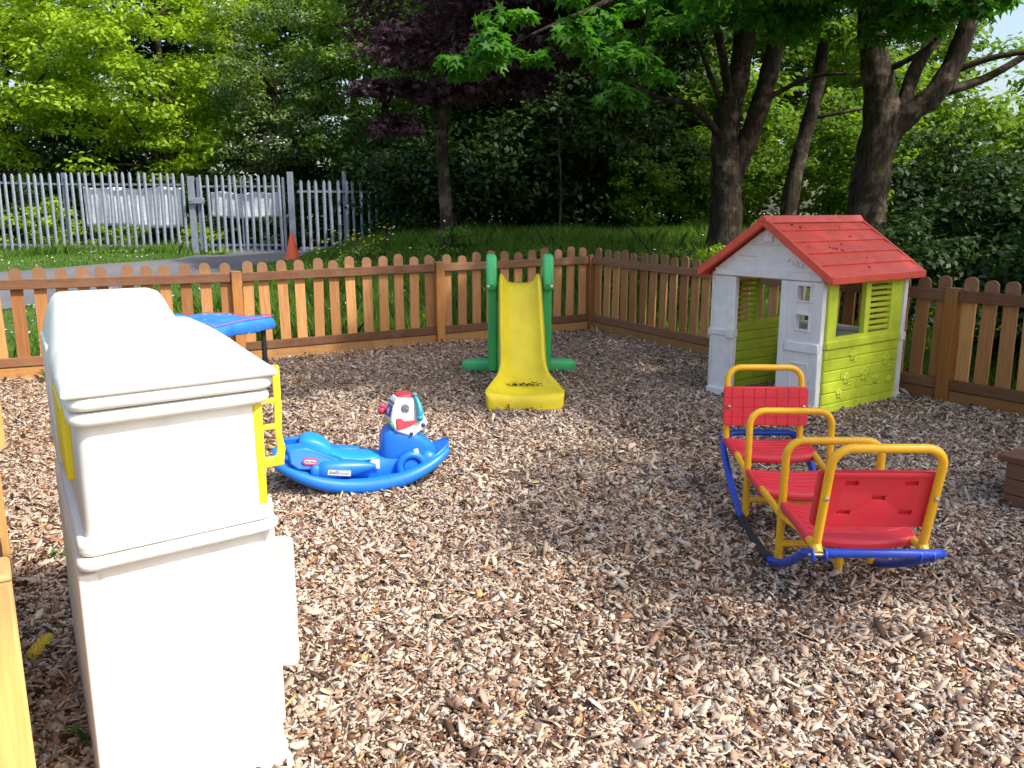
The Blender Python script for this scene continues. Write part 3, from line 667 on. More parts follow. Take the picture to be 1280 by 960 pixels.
# ------------------------------------------------------------------ playhouse
def playhouse():
    FL, FR = V2((1.568, 6.40)), V2((2.122, 5.641))
    W, Lg = .94, .985
    ang = math.atan2(FR.y - FL.y, FR.x - FL.x)
    # local frame: x along the front (left to right), y into the house, z up; origin front-left corner
    t = thing('playhouse', 'small plastic playhouse with red roof, white front and lime green sides', 'playhouse', (FL.x, FL.y, 0), ang)
    H = .985; TH = .04
    wh, lm = M['house_white'], M['lime']
    # front wall
    b = MB()
    b.box((.10, 0, .465), (.20, .05, .93)); b.build('door_jamb', wh, t, .008)
    b = MB(); b.box((.10, -.004, .50), (.215, .062, .05)); b.box((.185, -.03, .505), (.06, .06, .075)); b.build('ledge', wh, t, .008)
    b = MB(); b.box((.10, -.01, .035), (.23, .07, .07)); b.build('foot', wh, t, .008)
    fp = MB()
    x0, x1 = .60, .94
    wx0, wx1 = .742, .842
    for z0, z1 in ((0, .60), (.70, .80), (.90, .93)): fp.box(((wx0 + wx1) / 2, 0, (z0 + z1) / 2), (wx1 - wx0, .044, z1 - z0))
    fp.box(((x0 + wx0) / 2, 0, .465), (wx0 - x0, .044, .93)); fp.box(((wx1 + x1) / 2, 0, .465), (x1 - wx1, .044, .93))
    fp.build('front_panel', wh, t, .003)
    b = MB()
    for z in (.65, .85):
        b = MB()
        for a, c in (((.792, z + .056), (.124, .012)), ((.792, z - .056), (.124, .012)), ((.736, z), (.012, .10)), ((.848, z), (.012, .10))):
            b.box((a[0], -.026, a[1]), (c[0], .014, c[1]))
        b.build('window_trim', wh, t, .003)
    b = MB(); b.box((.80, -.026, .475), (.27, .022, .07)); b.box((.63, -.025, .465), (.05, .012, .925)); b.box((.915, -.025, .24), (.05, .014, .40)); b.box((.80, -.025, .04), (.28, .02, .08)); b.build('panel_trim', wh, t, .006)
    b = MB()
    for a, c in (((.79, .36), (.15, .012)), ((.79, .16), (.15, .012)), ((.72, .26), (.012, .2)), ((.86, .26), (.012, .2))): b.box((a[0], -.027, a[1]), (c[0], .012, c[1]))
    b.build('letter_panel', wh, t, .003)
    # gable (front and rear)
    for y, nm in ((0, 'front_gable'), (Lg, 'rear_gable')):
        b = MB(); s = (-1 if y == 0 else 1)
        b.prism([(0, .932), (W, .932), (W, .985), (W / 2, 1.305), (0, .985)], -.022, .022, lambda u, v, w: (u, y + w, v)); g = b.build(nm, wh, t, .006)
        if y == 0:
            b = MB(); b.box((W / 2, -.028, .965), (W - .02, .014, .055)); b.box((W / 2, -.026, 1.175), (.30, .01, .012)); b.box((.30, -.026, 1.09), (.16, .01, .01)); b.build('lintel', wh, g, .004)
            b = MB()
            for k in range(5):
                a = R(90 + 72 * k); b.ellipsoid((W / 2 + .032 * math.cos(a), -.026, 1.235 + .032 * math.sin(a)), (.026, .016, .026))
            b.ellipsoid((W / 2, -.03, 1.235), (.022, .018, .022)); b.build('flower_emblem', wh, g)
            b = MB()
            for k, (uu, vv) in enumerate(((.68, 1.055), (.72, 1.045), (.755, 1.035), (.645, 1.07))): b.ellipsoid((uu, -.024, vv), (.022, .008, .012), rot=Matrix.Rotation(R(30 + 40 * k), 3, 'Y'))
            b.build('leaf_emblem', wh, g)
    # rear wall: white with a wide window opening
    b = MB(); y = Lg
    b.box((W / 2, y, .25), (W, .044, .50)); b.box((.05, y, .716), (.10, .044, .432)); b.box((W - .05, y, .716), (.10, .044, .432)); b.build('rear_wall', wh, t, .004)
    b = MB(); b.box((W / 2, y - .03, .505), (.76, .09, .03)); b.build('sill', wh, t, .006)
    # side walls
    for x, s in ((W, 1), (0, -1)):
        b = MB()
        ff = (lambda y: y) if s > 0 else (lambda y: Lg - y)
        def bx_(y0, y1, z0, z1, th=.04, off=0):
            a, c = sorted((ff(y0), ff(y1))); b.box((x + s * off, (a + c) / 2, (z0 + z1) / 2), (th, c - a, z1 - z0))
        y0, y1 = .024, Lg - .024
        bx_(y0, .13, .50, H); bx_(.47, .53, .55, .945); bx_(.80, y1, .50, H); bx_(.13, .80, .945, H); bx_(.13, .80, .50, .55)
        sw = b.build('side_wall', lm, t, .004)
        b = MB()
        for k in range(9):
            z = .578 + .0415 * k
            a, c = sorted((ff(.53), ff(.80))); b.box((x, (a + c) / 2, z), (.028, c - a, .019), Matrix.Rotation(R(18 * s), 3, 'Y'))
        b.build('louvre', lm, t, .002)
        b = MB(); a, c = sorted((ff(.10), ff(.84)))
        bx_(.02, y1, .47, .525, .058, .004); b.build('belt', lm, sw, .006)
        # plank courses, staggered thickness
        b = MB(); zc = [0.0, .075, .155, .235, .315, .395, .47]
        for k in range(6):
            cuts = [y0, y1] if k in (0, 4, 5) else sorted([y0, y1] + [random.uniform(.2, .8) for _ in range(2)])
            for i in range(len(cuts) - 1):
                bx_(cuts[i] + (.0015 if i else 0), cuts[i + 1] - .0015, zc[k] + .003, zc[k + 1] - .003, .036 + random.uniform(0, .012), -.002)
        bx_(y0 + .004, y1 - .004, .004, .466, .022, 0)
        lw = b.build('lower_boards', lm, t, .005)
        b = MB()
        for (yy, zz, r) in ((.52, .25, .055), (.30, .24, .045), (.36, .40, .04), (.80, .33, .05), (.22, .14, .035), (.68, .20, .04), (.86, .17, .03)):
            b = MB()
            for k in range(5):
                a = R(72 * k + 20); b.ellipsoid((x + s * .018, ff(yy + r * .55 * math.cos(a)), zz + r * .55 * math.sin(a)), (.014, r * .5, r * .5), 12, 6)
            b.ellipsoid((x + s * .022, ff(yy), zz), (.016, r * .35, r * .35), 12, 6)
            b.ellipsoid((x + s * .018, ff(yy + r * .9), zz - r * 1.0), (.010, r * .6, r * .25), 10, 6)
            b.build('flower_relief', lm, lw)
        b = MB(); yc = ff(Lg - .012); b.box((x + s * .012, yc, .48), (.05, .045, .96)); b.box((x + s * .016, yc, .49), (.065, .055, .06)); b.box((x + s * .016, yc, .03), (.062, .055, .06)); b.build('corner_post', wh, t, .006)
    # roof: two stepped slopes
    ov = .085
    for s in (-1, 1):
        b = MB(); ex, ez = W / 2 + .095, .950; rx, rz = 0, 1.325
        n = 5
        for k in range(n):
            u0, u1 = k / n, (k + 1) / n
            def P(u): return (W / 2 + s * (rx + (ex - rx) * (1 - u)), ez + (rz - ez) * (1 - (1 - u)) )
            a0 = P(u0); a1 = P(min(1, u1 + .03)); nx_, nz_ = s * (rz - ez), (ex - rx); l = math.hypot(nx_, nz_); nx_ /= l; nz_ /= l
            lift = .018; th = .014
            ya, yb = -ov + .004, Lg + ov - .004
            vs = []
            for y in (ya, yb):
                vs += [(a0[0] + nx_ * (lift + th), y, a0[1] + nz_ * (lift + th)), (a1[0] + nx_ * (.004 + th), y, a1[1] + nz_ * (.004 + th)), (a1[0] - nx_ * .004, y, a1[1] - nz_ * .004), (a0[0] - nx_ * .004, y, a0[1] - nz_ * .004)]
            b.add(vs, [(0, 1, 2, 3), (7, 6, 5, 4), (0, 4, 5, 1), (1, 5, 6, 2), (2, 6, 7, 3), (3, 7, 4, 0)])
        rf = b.build('roof', M['red_roof'], t, .004)
        fb = MB()
        for y in (-ov - .006, Lg + ov + .006):
            nx_, nz_ = s * (rz - ez), ex
            l = math.hypot(nx_, nz_); nx_ /= l; nz_ /= l
            vs = []
            for yy in (y - .014, y + .014):
                vs += [(W / 2 + s * ex, yy, ez + .035), (W / 2, yy, rz + .045), (W / 2, yy, rz - .02), (W / 2 + s * ex, yy, ez - .028)]
            fb = MB(); fb.add(vs, [(0, 1, 2, 3), (7, 6, 5, 4), (0, 4, 5, 1), (1, 5, 6, 2), (2, 6, 7, 3), (3, 7, 4, 0)]); fb.build('bargeboard', M['red_roof'], rf, .004)
        fb = MB(); fb.box((W / 2 + s * (ex + .006), Lg / 2, ez + .004), (.024, Lg + 2 * ov + .03, .055)); fb.build('eave_board', M['red_roof'], rf, .006)
    b = MB(); b.prism([(-.055, -.01), (-.012, .042), (.012, .042), (.055, -.01), (0, -.0)], -ov - .025, Lg + ov + .025, lambda u, v, w: (W / 2 + u, w, 1.335 + v)); b.build('ridge_cap', M['red_roof'], t, .004)
    # leaf scraps lying on the roof
    lb = MB(); cr = math.cos(ang); sr = math.sin(ang)
    sl = math.atan2(1.325 - .950, W / 2 + .095)
    for k in range(15):
        u = random.uniform(.08, .9); y = random.uniform(0, .95); l = random.uniform(.010, .028)
        if k < 5: u = .38 + random.gauss(0, .03); y = .28 + random.gauss(0, .05)
        x = W / 2 + (W / 2 + .095) * (1 - u); z = .950 + .375 * u + .038
        lb.box((x, y, z), (l, l * .3, .004), Matrix.Rotation(sl, 3, 'Y') @ Matrix.Rotation(random.uniform(0, 3), 3, 'Z'))
    o = lb.build('leaf_litter', M['bark_d'], smooth=0, loc=Vector((FL.x, FL.y, 0)), rotz=ang); tag(o, 'dead leaves and twigs scattered on the red playhouse roof', 'leaf litter', kind='stuff')
playhouse()

# ------------------------------------------------------------------ rocking seesaw
def seesaw():
    cx, y0 = 1.245, 3.33
    t = thing('rocking_seesaw', 'long rocking seesaw with yellow hoops, red seats and blue runners, in front of the playhouse', 'seesaw', (cx, y0, 0), R(-.8))
    hw = .195
    yt, bt, rd = M['yellow_tube'], M['blue_tube'], M['red']
    zr = lambda y: .018 + (.78 if y < 0 else .68) * max(0, abs(y) - .10) ** 1.8
    # one bent blue loop: two runners joined by a cross bar at each end
    pts = []
    yy = list(np.linspace(-.57, .66, 16)); en = zr(-.60)
    for y in yy: pts.append((-hw - .01, y, zr(y)))
    e = zr(.72)
    pts += [(-hw + .03, .725, e), (-hw + .08, .735, e + .004), (hw - .08, .735, e + .004), (hw - .03, .725, e)]
    for y in reversed(yy): pts.append((hw + .01 + .055 * sst(-.25, -.58, y), y, zr(y)))
    pts += [(hw + .055, -.625, en), (hw + .01, -.655, en + .012), (-hw + .06, -.655, en + .012), (-hw + .005, -.625, en)]
    b = MB(); b.tube(pts, .0165, 12, close=True); b.build('runner', bt, t, smooth=60)
    for s in (-1, 1):
        b = MB(); b.tube([(s * (hw + .01), y, zr(y)) for y in np.linspace(-.20, .24, 9)], .0215, 12); b.build('grip_sleeve', M['black'], t, smooth=60)
    def hoop(y, zt, zb, lean, hw_=hw - .012, r=.0155):
        R_ = .065; P = [(-hw_, y, zb)]
        def yl(z): return y + lean * (z - zb)
        P.append((-hw_, yl(zt - R_ - .1), zt - R_ - .1))
        for a in np.linspace(180, 90, 7): P.append((-hw_ + R_ + R_ * math.cos(R(a)), yl(zt - R_ + R_ * math.sin(R(a))), zt - R_ + R_ * math.sin(R(a))))
        for a in np.linspace(90, 0, 7): P.append((hw_ - R_ + R_ * math.cos(R(a)), yl(zt - R_ + R_ * math.sin(R(a))), zt - R_ + R_ * math.sin(R(a))))
        P += [(hw_, yl(zt - R_ - .1), zt - R_ - .1), (hw_, y, zb)]
        b = MB(); b.tube(P, r, 12); return b
    hoop(.27, .53, zr(.27), .03).build('hoop', yt, t, smooth=60)
    hoop(-.23, .54, zr(.23), -.03).build('hoop', yt, t, smooth=60)
    hoop(.69, .645, .265, .10).build('hoop', yt, t, smooth=60)
    hoop(-.62, .645, .262, -.25).build('hoop', yt, t, smooth=60)
    for s in (-1, 1):
        for y in (.70, -.63):
            b = MB(); b.tube([(s * (hw - .012), y * .985, .275), (s * (hw - .012), y, .262), (s * (hw - .012), y * 1.03, .248)], .019, 10); b.build('socket', yt, t)
            for dx in (-.022, .022):
                b = MB()
                k = [(math.cos(R(a)) * .024, math.sin(R(a)) * .024) for a in np.linspace(0, 360, 17)[:-1]]
                b.prism(k, -.003, .003, lambda u, v, w: (s * (hw - .012) + dx + w, y + (.03 if y > 0 else -.022) + u, (.288 if y > 0 else .245) + v))
                b.build('hinge_plate', bt, t, .001)
            b = MB(); b.lathe([(.006, -.034), (.006, .034)], (s * (hw - .012), y + (.03 if y > 0 else -.022), (.29 if y > 0 else .247)), 10, Matrix.Rotation(R(90), 3, 'Y')); b.build('bolt', M['steel'], t)
        # seat side rails: far seat to near seat, sloping gently
        b = MB(); b.tube([(s * (hw - .012), .70, .270), (s * (hw - .012), .47, .272), (s * (hw - .012), .27, .235), (s * (hw - .012), .03, .246), (s * (hw - .012), -.23, .232), (s * (hw - .012), -.45, .262), (s * (hw - .012), -.63, .262)], .0145, 10); b.build('seat_rail', yt, t, smooth=60)
    for y in (.275, -.235):
        b = MB(); b.tube([(-hw + .012, y, .115), (hw - .012, y, .115)], .0135, 10); b.build('foot_bar', yt, t)
    b = MB(); b.tube([(.03, -.30, .25), (.03, -.30, .03)], .016, 10); b.build('centre_leg', yt, t)
    # seats
    def seat(y0, y1, zf, name='seat'):
        b = MB(); n = 9; rows = []
        for i in range(n):
            u = i / (n - 1); y = y0 + (y1 - y0) * u
            for_ = []
            for k in range(17):
                v = -1 + 2 * k / 16; x = v * (hw + .005)
                z = zf - .010 * (1 - v * v) - .012 * u + (-.012 if u > .95 else 0)
                yb = y + (.028 * (1 - v * v) * (1 if y1 > y0 else -1) * u)
                for_.append((x, yb, z))
            rows.append(for_)
        vs = []; fs = []
        for r in rows: vs += r
        m = len(vs); vs += [(p[0], p[1], p[2] - .034) for p in vs[:m]]
        for i in range(n - 1):
            for k in range(16):
                a = i * 17 + k; fs.append((a, a + 1, a + 18, a + 17)); fs.append((m + a + 17, m + a + 18, m + a + 1, m + a))
        loop = [k for k in range(17)] + [i * 17 + 16 for i in range(1, n)] + [(n - 1) * 17 + k for k in range(15, -1, -1)] + [i * 17 for i in range(n - 2, 0, -1)]
        for i in range(len(loop)):
            a, c = loop[i], loop[(i + 1) % len(loop)]; fs.append((a, m + a, m + c, c))
        b.add(vs, fs)
        se = b.build(name, rd, t, .011, 3, smooth=40)
        g = MB()
        for k in range(1, 6):
            u = k / 6; y = y0 + (y1 - y0) * u
            g.tube([(v * (hw - .02), y + .028 * (1 - v * v) * (1 if y1 > y0 else -1) * u, zf - .010 * (1 - v * v) - .012 * u + .0) for v in np.linspace(-1, 1, 9)], .0020, 5)
        g.build('tread_rib', rd, se)
        return se
    seat(.675, .46, .302); seat(.255, .02, .272); seat(-.255, -.555, .300)
    # backrests: the near one is pierced by five hand slots
    for s in (1, -1):
        yb, ln_, zb_ = (.69, .10, .265) if s > 0 else (.62, .25, .262)
        ctr = lambda v: s * (yb + ln_ * (v - zb_) - .028)
        z0, z1 = (.365, .555) if s > 0 else (.338, .552)
        b = MB(); b.prism(rc(-hw - .012, hw + .012, z0, z1, .018, 4), -.011, .011, lambda u, v, w: (u, ctr(v) + w, v))
        bk = b.build('backrest', rd, t, 0, 3)
        tl = Matrix.Rotation(math.atan(ln_) * -s, 3, 'X')
        if s < 0:
            cb = MB()
            for (u, v) in ((-.095, .508), (.105, .508), (.005, .452), (-.105, .395), (.105, .395)): cb.box((u, ctr(v) - .012, v), (.046, .030, .019), tl)
            cut = cb.build('cutter', rd); md = bk.modifiers.new('cut', 'BOOLEAN'); md.object = cut; md.operation = 'DIFFERENCE'; md.solver = 'EXACT'
            cut.parent = t; bpy.context.view_layer.update()
            me = bpy.data.meshes.new_from_object(bk.evaluated_get(bpy.context.evaluated_depsgraph_get())); bk.modifiers.clear(); bk.data = me
            bpy.data.objects.remove(cut)
        bv = bk.modifiers.new('bevel', 'BEVEL'); bv.width = .004; bv.segments = 3; bv.limit_method = 'ANGLE'
        if s > 0:
            for k in range(1, 4):
                z = z0 + (z1 - z0) * k / 4; g = MB(); g.box((0, ctr(z) - .0122, z), (2 * hw + .005, .003, .0035)); g.build('tread_rib', rd, bk)
            for k in range(-3, 4): g = MB(); g.box((k * .055, ctr(.46) - .0122, .46), (.003, .003, .185), tl); g.build('tread_rib', rd, bk)
        else:
            g = MB(); g.box((0, ctr(.540) - .012, .540), (2 * hw, .012, .018), tl); g.build('backrest_rim', rd, bk, .005, 3)
        for sx in (-1, 1):
            q = MB(); q.lathe([(.0, -.004), (.009, -.003), (.009, .003), (0, .005)], (sx * (hw - .012), s * (yb + ln_ * (.46 - zb_)) + (-.017 if s < 0 else -.045), .46), 10, Matrix.Rotation(R(90), 3, 'X')); q.build('bolt', M['steel'], t)
seesaw()

# ------------------------------------------------------------------ blue rocker
def rocker():
    t = thing('rocking_toy', 'blue plastic ride-on rocker with white activity console, beside the white kitchen', 'rocking toy', (-.775, 4.17, .0), R(15))
    bl, bll = M['blue'], M['blue_l']
    def wid(x):
        if x < 0: return .175 * math.sqrt(max(.0, 1 - (max(0, -x - .18) / .30) ** 2.2))
        return .175 * math.sqrt(max(.0, 1 - (max(0, x - .10) / .355) ** 2.2))
    zb = lambda x: .004 + .70 * abs(x) ** 2.05
    xs = np.concatenate([np.linspace(-.455, -.40, 5), np.linspace(-.36, .36, 15), np.linspace(.40, .452, 5)])
    # hull: flared rim, flat underside
    rings = []
    for x in xs:
        w = max(.02, wid(x)); z = zb(x); k = min(1, w / .1)
        sec = [(-w * .80, z), (w * .80, z), (w * .97, z + .012), (w * 1.03, z + .035), (w * 1.0, z + .058), (w * .9, z + .068), (w * .78, z + .060), (w * .70, z + .052), (0, z + .052), (-w * .70, z + .052), (-w * .78, z + .060), (-w * .9, z + .068), (-w * 1.0, z + .058), (-w * 1.03, z + .035), (-w * .97, z + .012)]; sec = [(a, c + (.012 if c > z + .02 else 0)) for a, c in sec]
        rings.append([(x, a, c) for a, c in sec])
    b = MB(); b.rings(rings); b.build('hull', bl, t, sub=1, smooth=60)
    b = MB()
    for s in (-1, 1):
        b.tube([(x, s * wid(x) * .985, zb(x) + .043) for x in np.linspace(-.43, .43, 34)], [.019 + .022 * (1 - (abs(x) / .45) ** 2) for x in np.linspace(-.43, .43, 34)], 12)
    b.build('rocker_rim', bl, t, smooth=70)
    # body: saddle
    def loft(secs, name, mat, n=16, e=2.8, sub=1, parent=None, smooth=60):
        rings = []
        for (x, yc, w, z0, z1) in secs:
            ring = []
            for k in range(n):
                a = 2 * math.pi * k / n; c, s = math.cos(a), math.sin(a)
                ring.append((x, yc + w * math.copysign(abs(c) ** (2 / e), c), (z0 + z1) / 2 + (z1 - z0) / 2 * math.copysign(abs(s) ** (2 / e), s)))
            rings.append(ring)
        b = MB(); b.rings(rings); return b.build(name, mat, parent or t, bevel=(0 if sub else .008), seg=3, sub=sub, smooth=smooth)
    loft([(-.34, 0, .06, .09, .17), (-.30, 0, .085, .05, .20), (-.22, 0, .095, .035, .215), (-.12, 0, .10, .03, .185), (-.02, 0, .10, .03, .165), (.08, 0, .10, .03, .17), (.14, 0, .10, .03, .19), (.20, 0, .10, .035, .21), (.30, 0, .09, .05, .18), (.37, 0, .06, .09, .14)], 'body', bl)
    loft([(-.185, 0, .075, .15, .235), (-.15, 0, .088, .15, .195), (-.06, 0, .095, .14, .178), (.03, 0, .094, .14, .176), (.09, 0, .08, .14, .178)], 'saddle', bll)
    loft([(-.325, 0, .06, .21, .265), (-.31, 0, .085, .19, .288), (-.26, 0, .095, .18, .296), (-.20, 0, .09, .17, .270), (-.15, 0, .085, .16, .215)], 'backrest', bll, e=5)
    # rear wings either side of the backrest
    for s in (-1, 1):
        b = MB(); tp = [(-.405, .262), (-.315, .268), (-.235, .225), (-.11, .178), (-.10, .150), (-.20, .140), (-.33, .150), (-.37, .185)]
        b.prism(tp, .055, .160, lambda u, v, w: (u + (.03 if w > .1 else 0) * (v > .2), s * (w - (.025 if v > .2 and w > .1 else 0)), v - (.012 if w > .1 and v > .2 else 0)))
        b.build('rear_wing', bl, t, .012, 3, smooth=30)
        # jet engine tube along the flank
        b = MB(); b.lathe([(.024, -.03), (.040, -.026), (.046, -.008), (.042, .008), (.042, .016), (.050, .024), (.053, .05), (.050, .12), (.039, .20), (.024, .26), (.010, .295)], (-.245, s * .136, .138), 16, Matrix.Rotation(R(90), 3, 'Y') ); b.build('engine_tube', bl, t, smooth=60)
        # front wheel arch
        b = MB(); b.tube([(.235 + .062 * math.cos(R(a)), s * .118, .115 + .062 * math.sin(R(a))) for a in np.linspace(-20, 235, 18)], .020, 10); b.build('wheel_arch', bl, t, smooth=60)
        b = MB(); b.lathe([(0, -.02), (.038, -.018), (.046, 0), (.038, .018), (0, .02)], (.235, s * .105, .115), 18, Matrix.Rotation(R(90), 3, 'X')); b.build('wheel', bl, t, smooth=60)
        b = MB(); b.ellipsoid((.325, s * .085, .125), (.055, .035, .06)); b.build('mudguard', bl, t, smooth=60)
    # front column under the console
    loft([(.085, 0, .055, .15, .20), (.092, 0, .080, .14, .265), (.125, 0, .095, .12, .325), (.20, 0, .100, .11, .31), (.26, 0, .098, .11, .295), (.33, 0, .085, .11, .235), (.385, 0, .055, .12, .185)], 'column', bl, e=5)
    # console: white wedge, side panels coming to a point
    dw = M['dash']
    c = thing_part = None
    b = MB()
    side = [(.145, .300), (.235, .262), (.325, .325), (.288, .405), (.262, .462), (.175, .470), (.150, .44), (.125, .36)]
    n = len(side); vs = []
    for s in (-1, 1):
        for u, v in side: vs.append((u, s * (.105 - .25 * (v - .26)), v))
    fs = [tuple(range(n)), tuple(reversed(range(n, 2 * n)))] + [(i, (i + 1) % n, n + (i + 1) % n, n + i) for i in range(n)]
    b.add(vs, fs); con = b.build('console', dw, t, .012, 3); con.location = (.215 - .215 * math.cos(R(9)), -.215 * math.sin(R(9)), 0); con.rotation_euler.z = R(9)
    b = MB(); b.box((.218, 0, .466), (.088, .105, .026), taper=(.85, .85)); b.build('top_button', M['red'], con, .008)
    for s in (-1, 1):
        def sp(u, v, o): return (u, s * (.105 - .25 * (v - .26) + o), v)
        b = MB(); b.prism([(.152, .312), (.152, .366), (.178, .366), (.192, .352), (.246, .350), (.254, .340), (.235, .328), (.19, .316)], -.006, .011, lambda u, v, w: sp(u, v, w)); b.build('side_panel', M['red'], con, .003)
        b = MB(); b.lathe([(.0, -.01), (.019, -.008), (.021, .006), (.012, .016), (0, .018)], sp(.205, .415, .006), 14, Matrix.Rotation(R(90 * s), 3, 'X') if s < 0 else Matrix.Rotation(R(-90), 3, 'X')); kn = b.build('dial', M['grey'], con, smooth=60)
        b = MB(); b.tube([sp(.205, .415, .012), sp(.222, .400, .012)], .005, 6); b.build('pointer', M['grey'], con)
        for u, v in ((.225, .283), (.292, .322)):
            b = MB(); b.ellipsoid(sp(u, v, .004), (.011, .008, .011), 12, 6); b.build('rivet', M['navy'], con)
    b = MB(); b.tube(smooth_path([(.262, -.052, .47), (.272, -.072, .44), (.276, -.095, .395), (.272, -.102, .368)], 4), interp([.008, .013, .017, .014], 13), 12); b.ellipsoid((.272, -.102, .362), (.018, .018, .018)); b.build('lever', M['teal'], con, smooth=60)
    b = MB(); b.ellipsoid((.262, -.045, .475), (.018, .018, .014)); b.build('lever_hinge', M['grey'], con)
    # rider-side face: screen, stripes and little controls
    def rf(u, v, o): return (.125 + .0 + (v - .36) * .31 - o if v > .36 else .125 + (.36 - v) * .33 - o, u, v)
    b = MB(); b.prism([(-.055, .37), (-.05, .425), (.02, .425), (.025, .37)], -.004, .006, rf); b.build('screen', M['navy'], con, .003)
    b = MB()
    st = []
    for k in range(10): a = R(90 + 36 * k); r_ = .018 if k % 2 == 0 else .007; st.append((-.018 + r_ * math.cos(a), .398 + r_ * math.sin(a)))
    b.prism(st, .006, .009, rf); b.build('star', dw, con)
    b = MB(); b.prism([(-.062, .436), (-.062, .448), (.03, .448), (.03, .436)], -.002, .005, rf); b.build('stripe', M['grey'], con)
    b = MB(); b.ellipsoid((.112, .045, .385), (.022, .018, .02)); b.build('red_knob', M['red'], con)
    b = MB(); b.ellipsoid((.118, .045, .41), (.014, .014, .014)); b.build('pink_knob', M['pink'], con)
    b = MB(); b.prism([(-.075, .315), (-.08, .342), (-.05, .345), (-.045, .315)], -.002, .008, rf); b.build('green_knob', M['green_l'], con, .003)
    b = MB(); b.prism([(.0, .32), (-.005, .35), (.05, .35), (.05, .32)], -.002, .006, rf); b.build('decal', M['yellow_tube'], con, .003)
    # stickers
    def sticker(poly, name, mat, yoff, parent=t, thick=.0035, zr=0, org=(0, 0)):
        b = MB(); b.prism(poly, 0, thick, lambda u, v, w: (org[0] + u * math.cos(zr) - v * math.sin(zr), yoff - w, org[1] + u * math.sin(zr) + v * math.cos(zr))); return b.build(name, mat, parent)
    def ell(a, c, n=22): return [(a * math.cos(2 * math.pi * k / n), c * math.sin(2 * math.pi * k / n)) for k in range(n)]
    lg = sticker(rc(-.036, .036, -.017, .017, .0165, 6), 'badge', M['pink'], -.1605, org=(-.272, .194), zr=R(-6))
    sticker(rc(-.029, .029, -.009, .009, .0088, 6), 'badge_field', M['dash'], -.1640, lg, .0015, R(-6), (-.272, .194))
    def text(s, size, loc, rot, mat, parent, name='lettering', shear=0):
        cu = bpy.data.curves.new(name, 'FONT'); cu.body = s; cu.size = size; cu.align_x = 'CENTER'; cu.align_y = 'CENTER'; cu.extrude = .0005; cu.shear = shear
        o = bpy.data.objects.new(name, cu); COL.objects.link(o)
        dg = bpy.context.evaluated_depsgraph_get(); me = bpy.data.meshes.new_from_object(o.evaluated_get(dg)); bpy.data.objects.remove(o)
        me.materials.clear(); me.materials.append(mat)
        o = bpy.data.objects.new(name, me); COL.objects.link(o); o.parent = parent; o.location = loc; o.rotation_euler = rot
        return o
    text('little tikes', .0135, (-.272, -.1662, .194), (R(90), R(6), 0), M['ink'], lg)
    sk = sticker(rc(-.056, .056, -.013, .013, .002, 2), 'name_sticker', M['sticker'], -.1885, thick=.002, org=(-.135, .132), zr=R(-8))
    b = MB()
    for k, h_ in enumerate((.016, .012, .012, .018, .014, .006, .008, .006, .009, .006)):       # worn away lettering
        x = -.046 + .0098 * k; pts = [(x - .003, -.006), (x + .003, -.003), (x - .002, .0), (x + .004, -.006 + h_ * .7), (x + .001, -.006 + h_)]
        b.tube([(-.135 + u * math.cos(R(-8)) - v * math.sin(R(-8)), -.1912, .132 + u * math.sin(R(-8)) + v * math.cos(R(-8))) for u, v in pts], .0014 if k < 5 else .0009, 5)
    b.build('worn_lettering', M['ink'], sk)
    b = MB(); b.box((-.135, -.180, .132), (.118, .016, .034), Matrix.Rotation(R(8), 3, 'Y')); b.build('sticker_boss', bl, t, .003)
    sticker([(-.035, -.02), (.028, -.03), (.028, .022), (-.012, .022), (-.03, .0)], 'torn_sticker', M['sticker'], -.112, thick=.004, org=(.045, .145))
    sticker([(-.012, -.022), (.012, -.022), (.012, .022), (-.012, .022)], 'small_sticker', M['sticker'], -.123, thick=.004, org=(.262, .188), zr=R(12))
rocker()

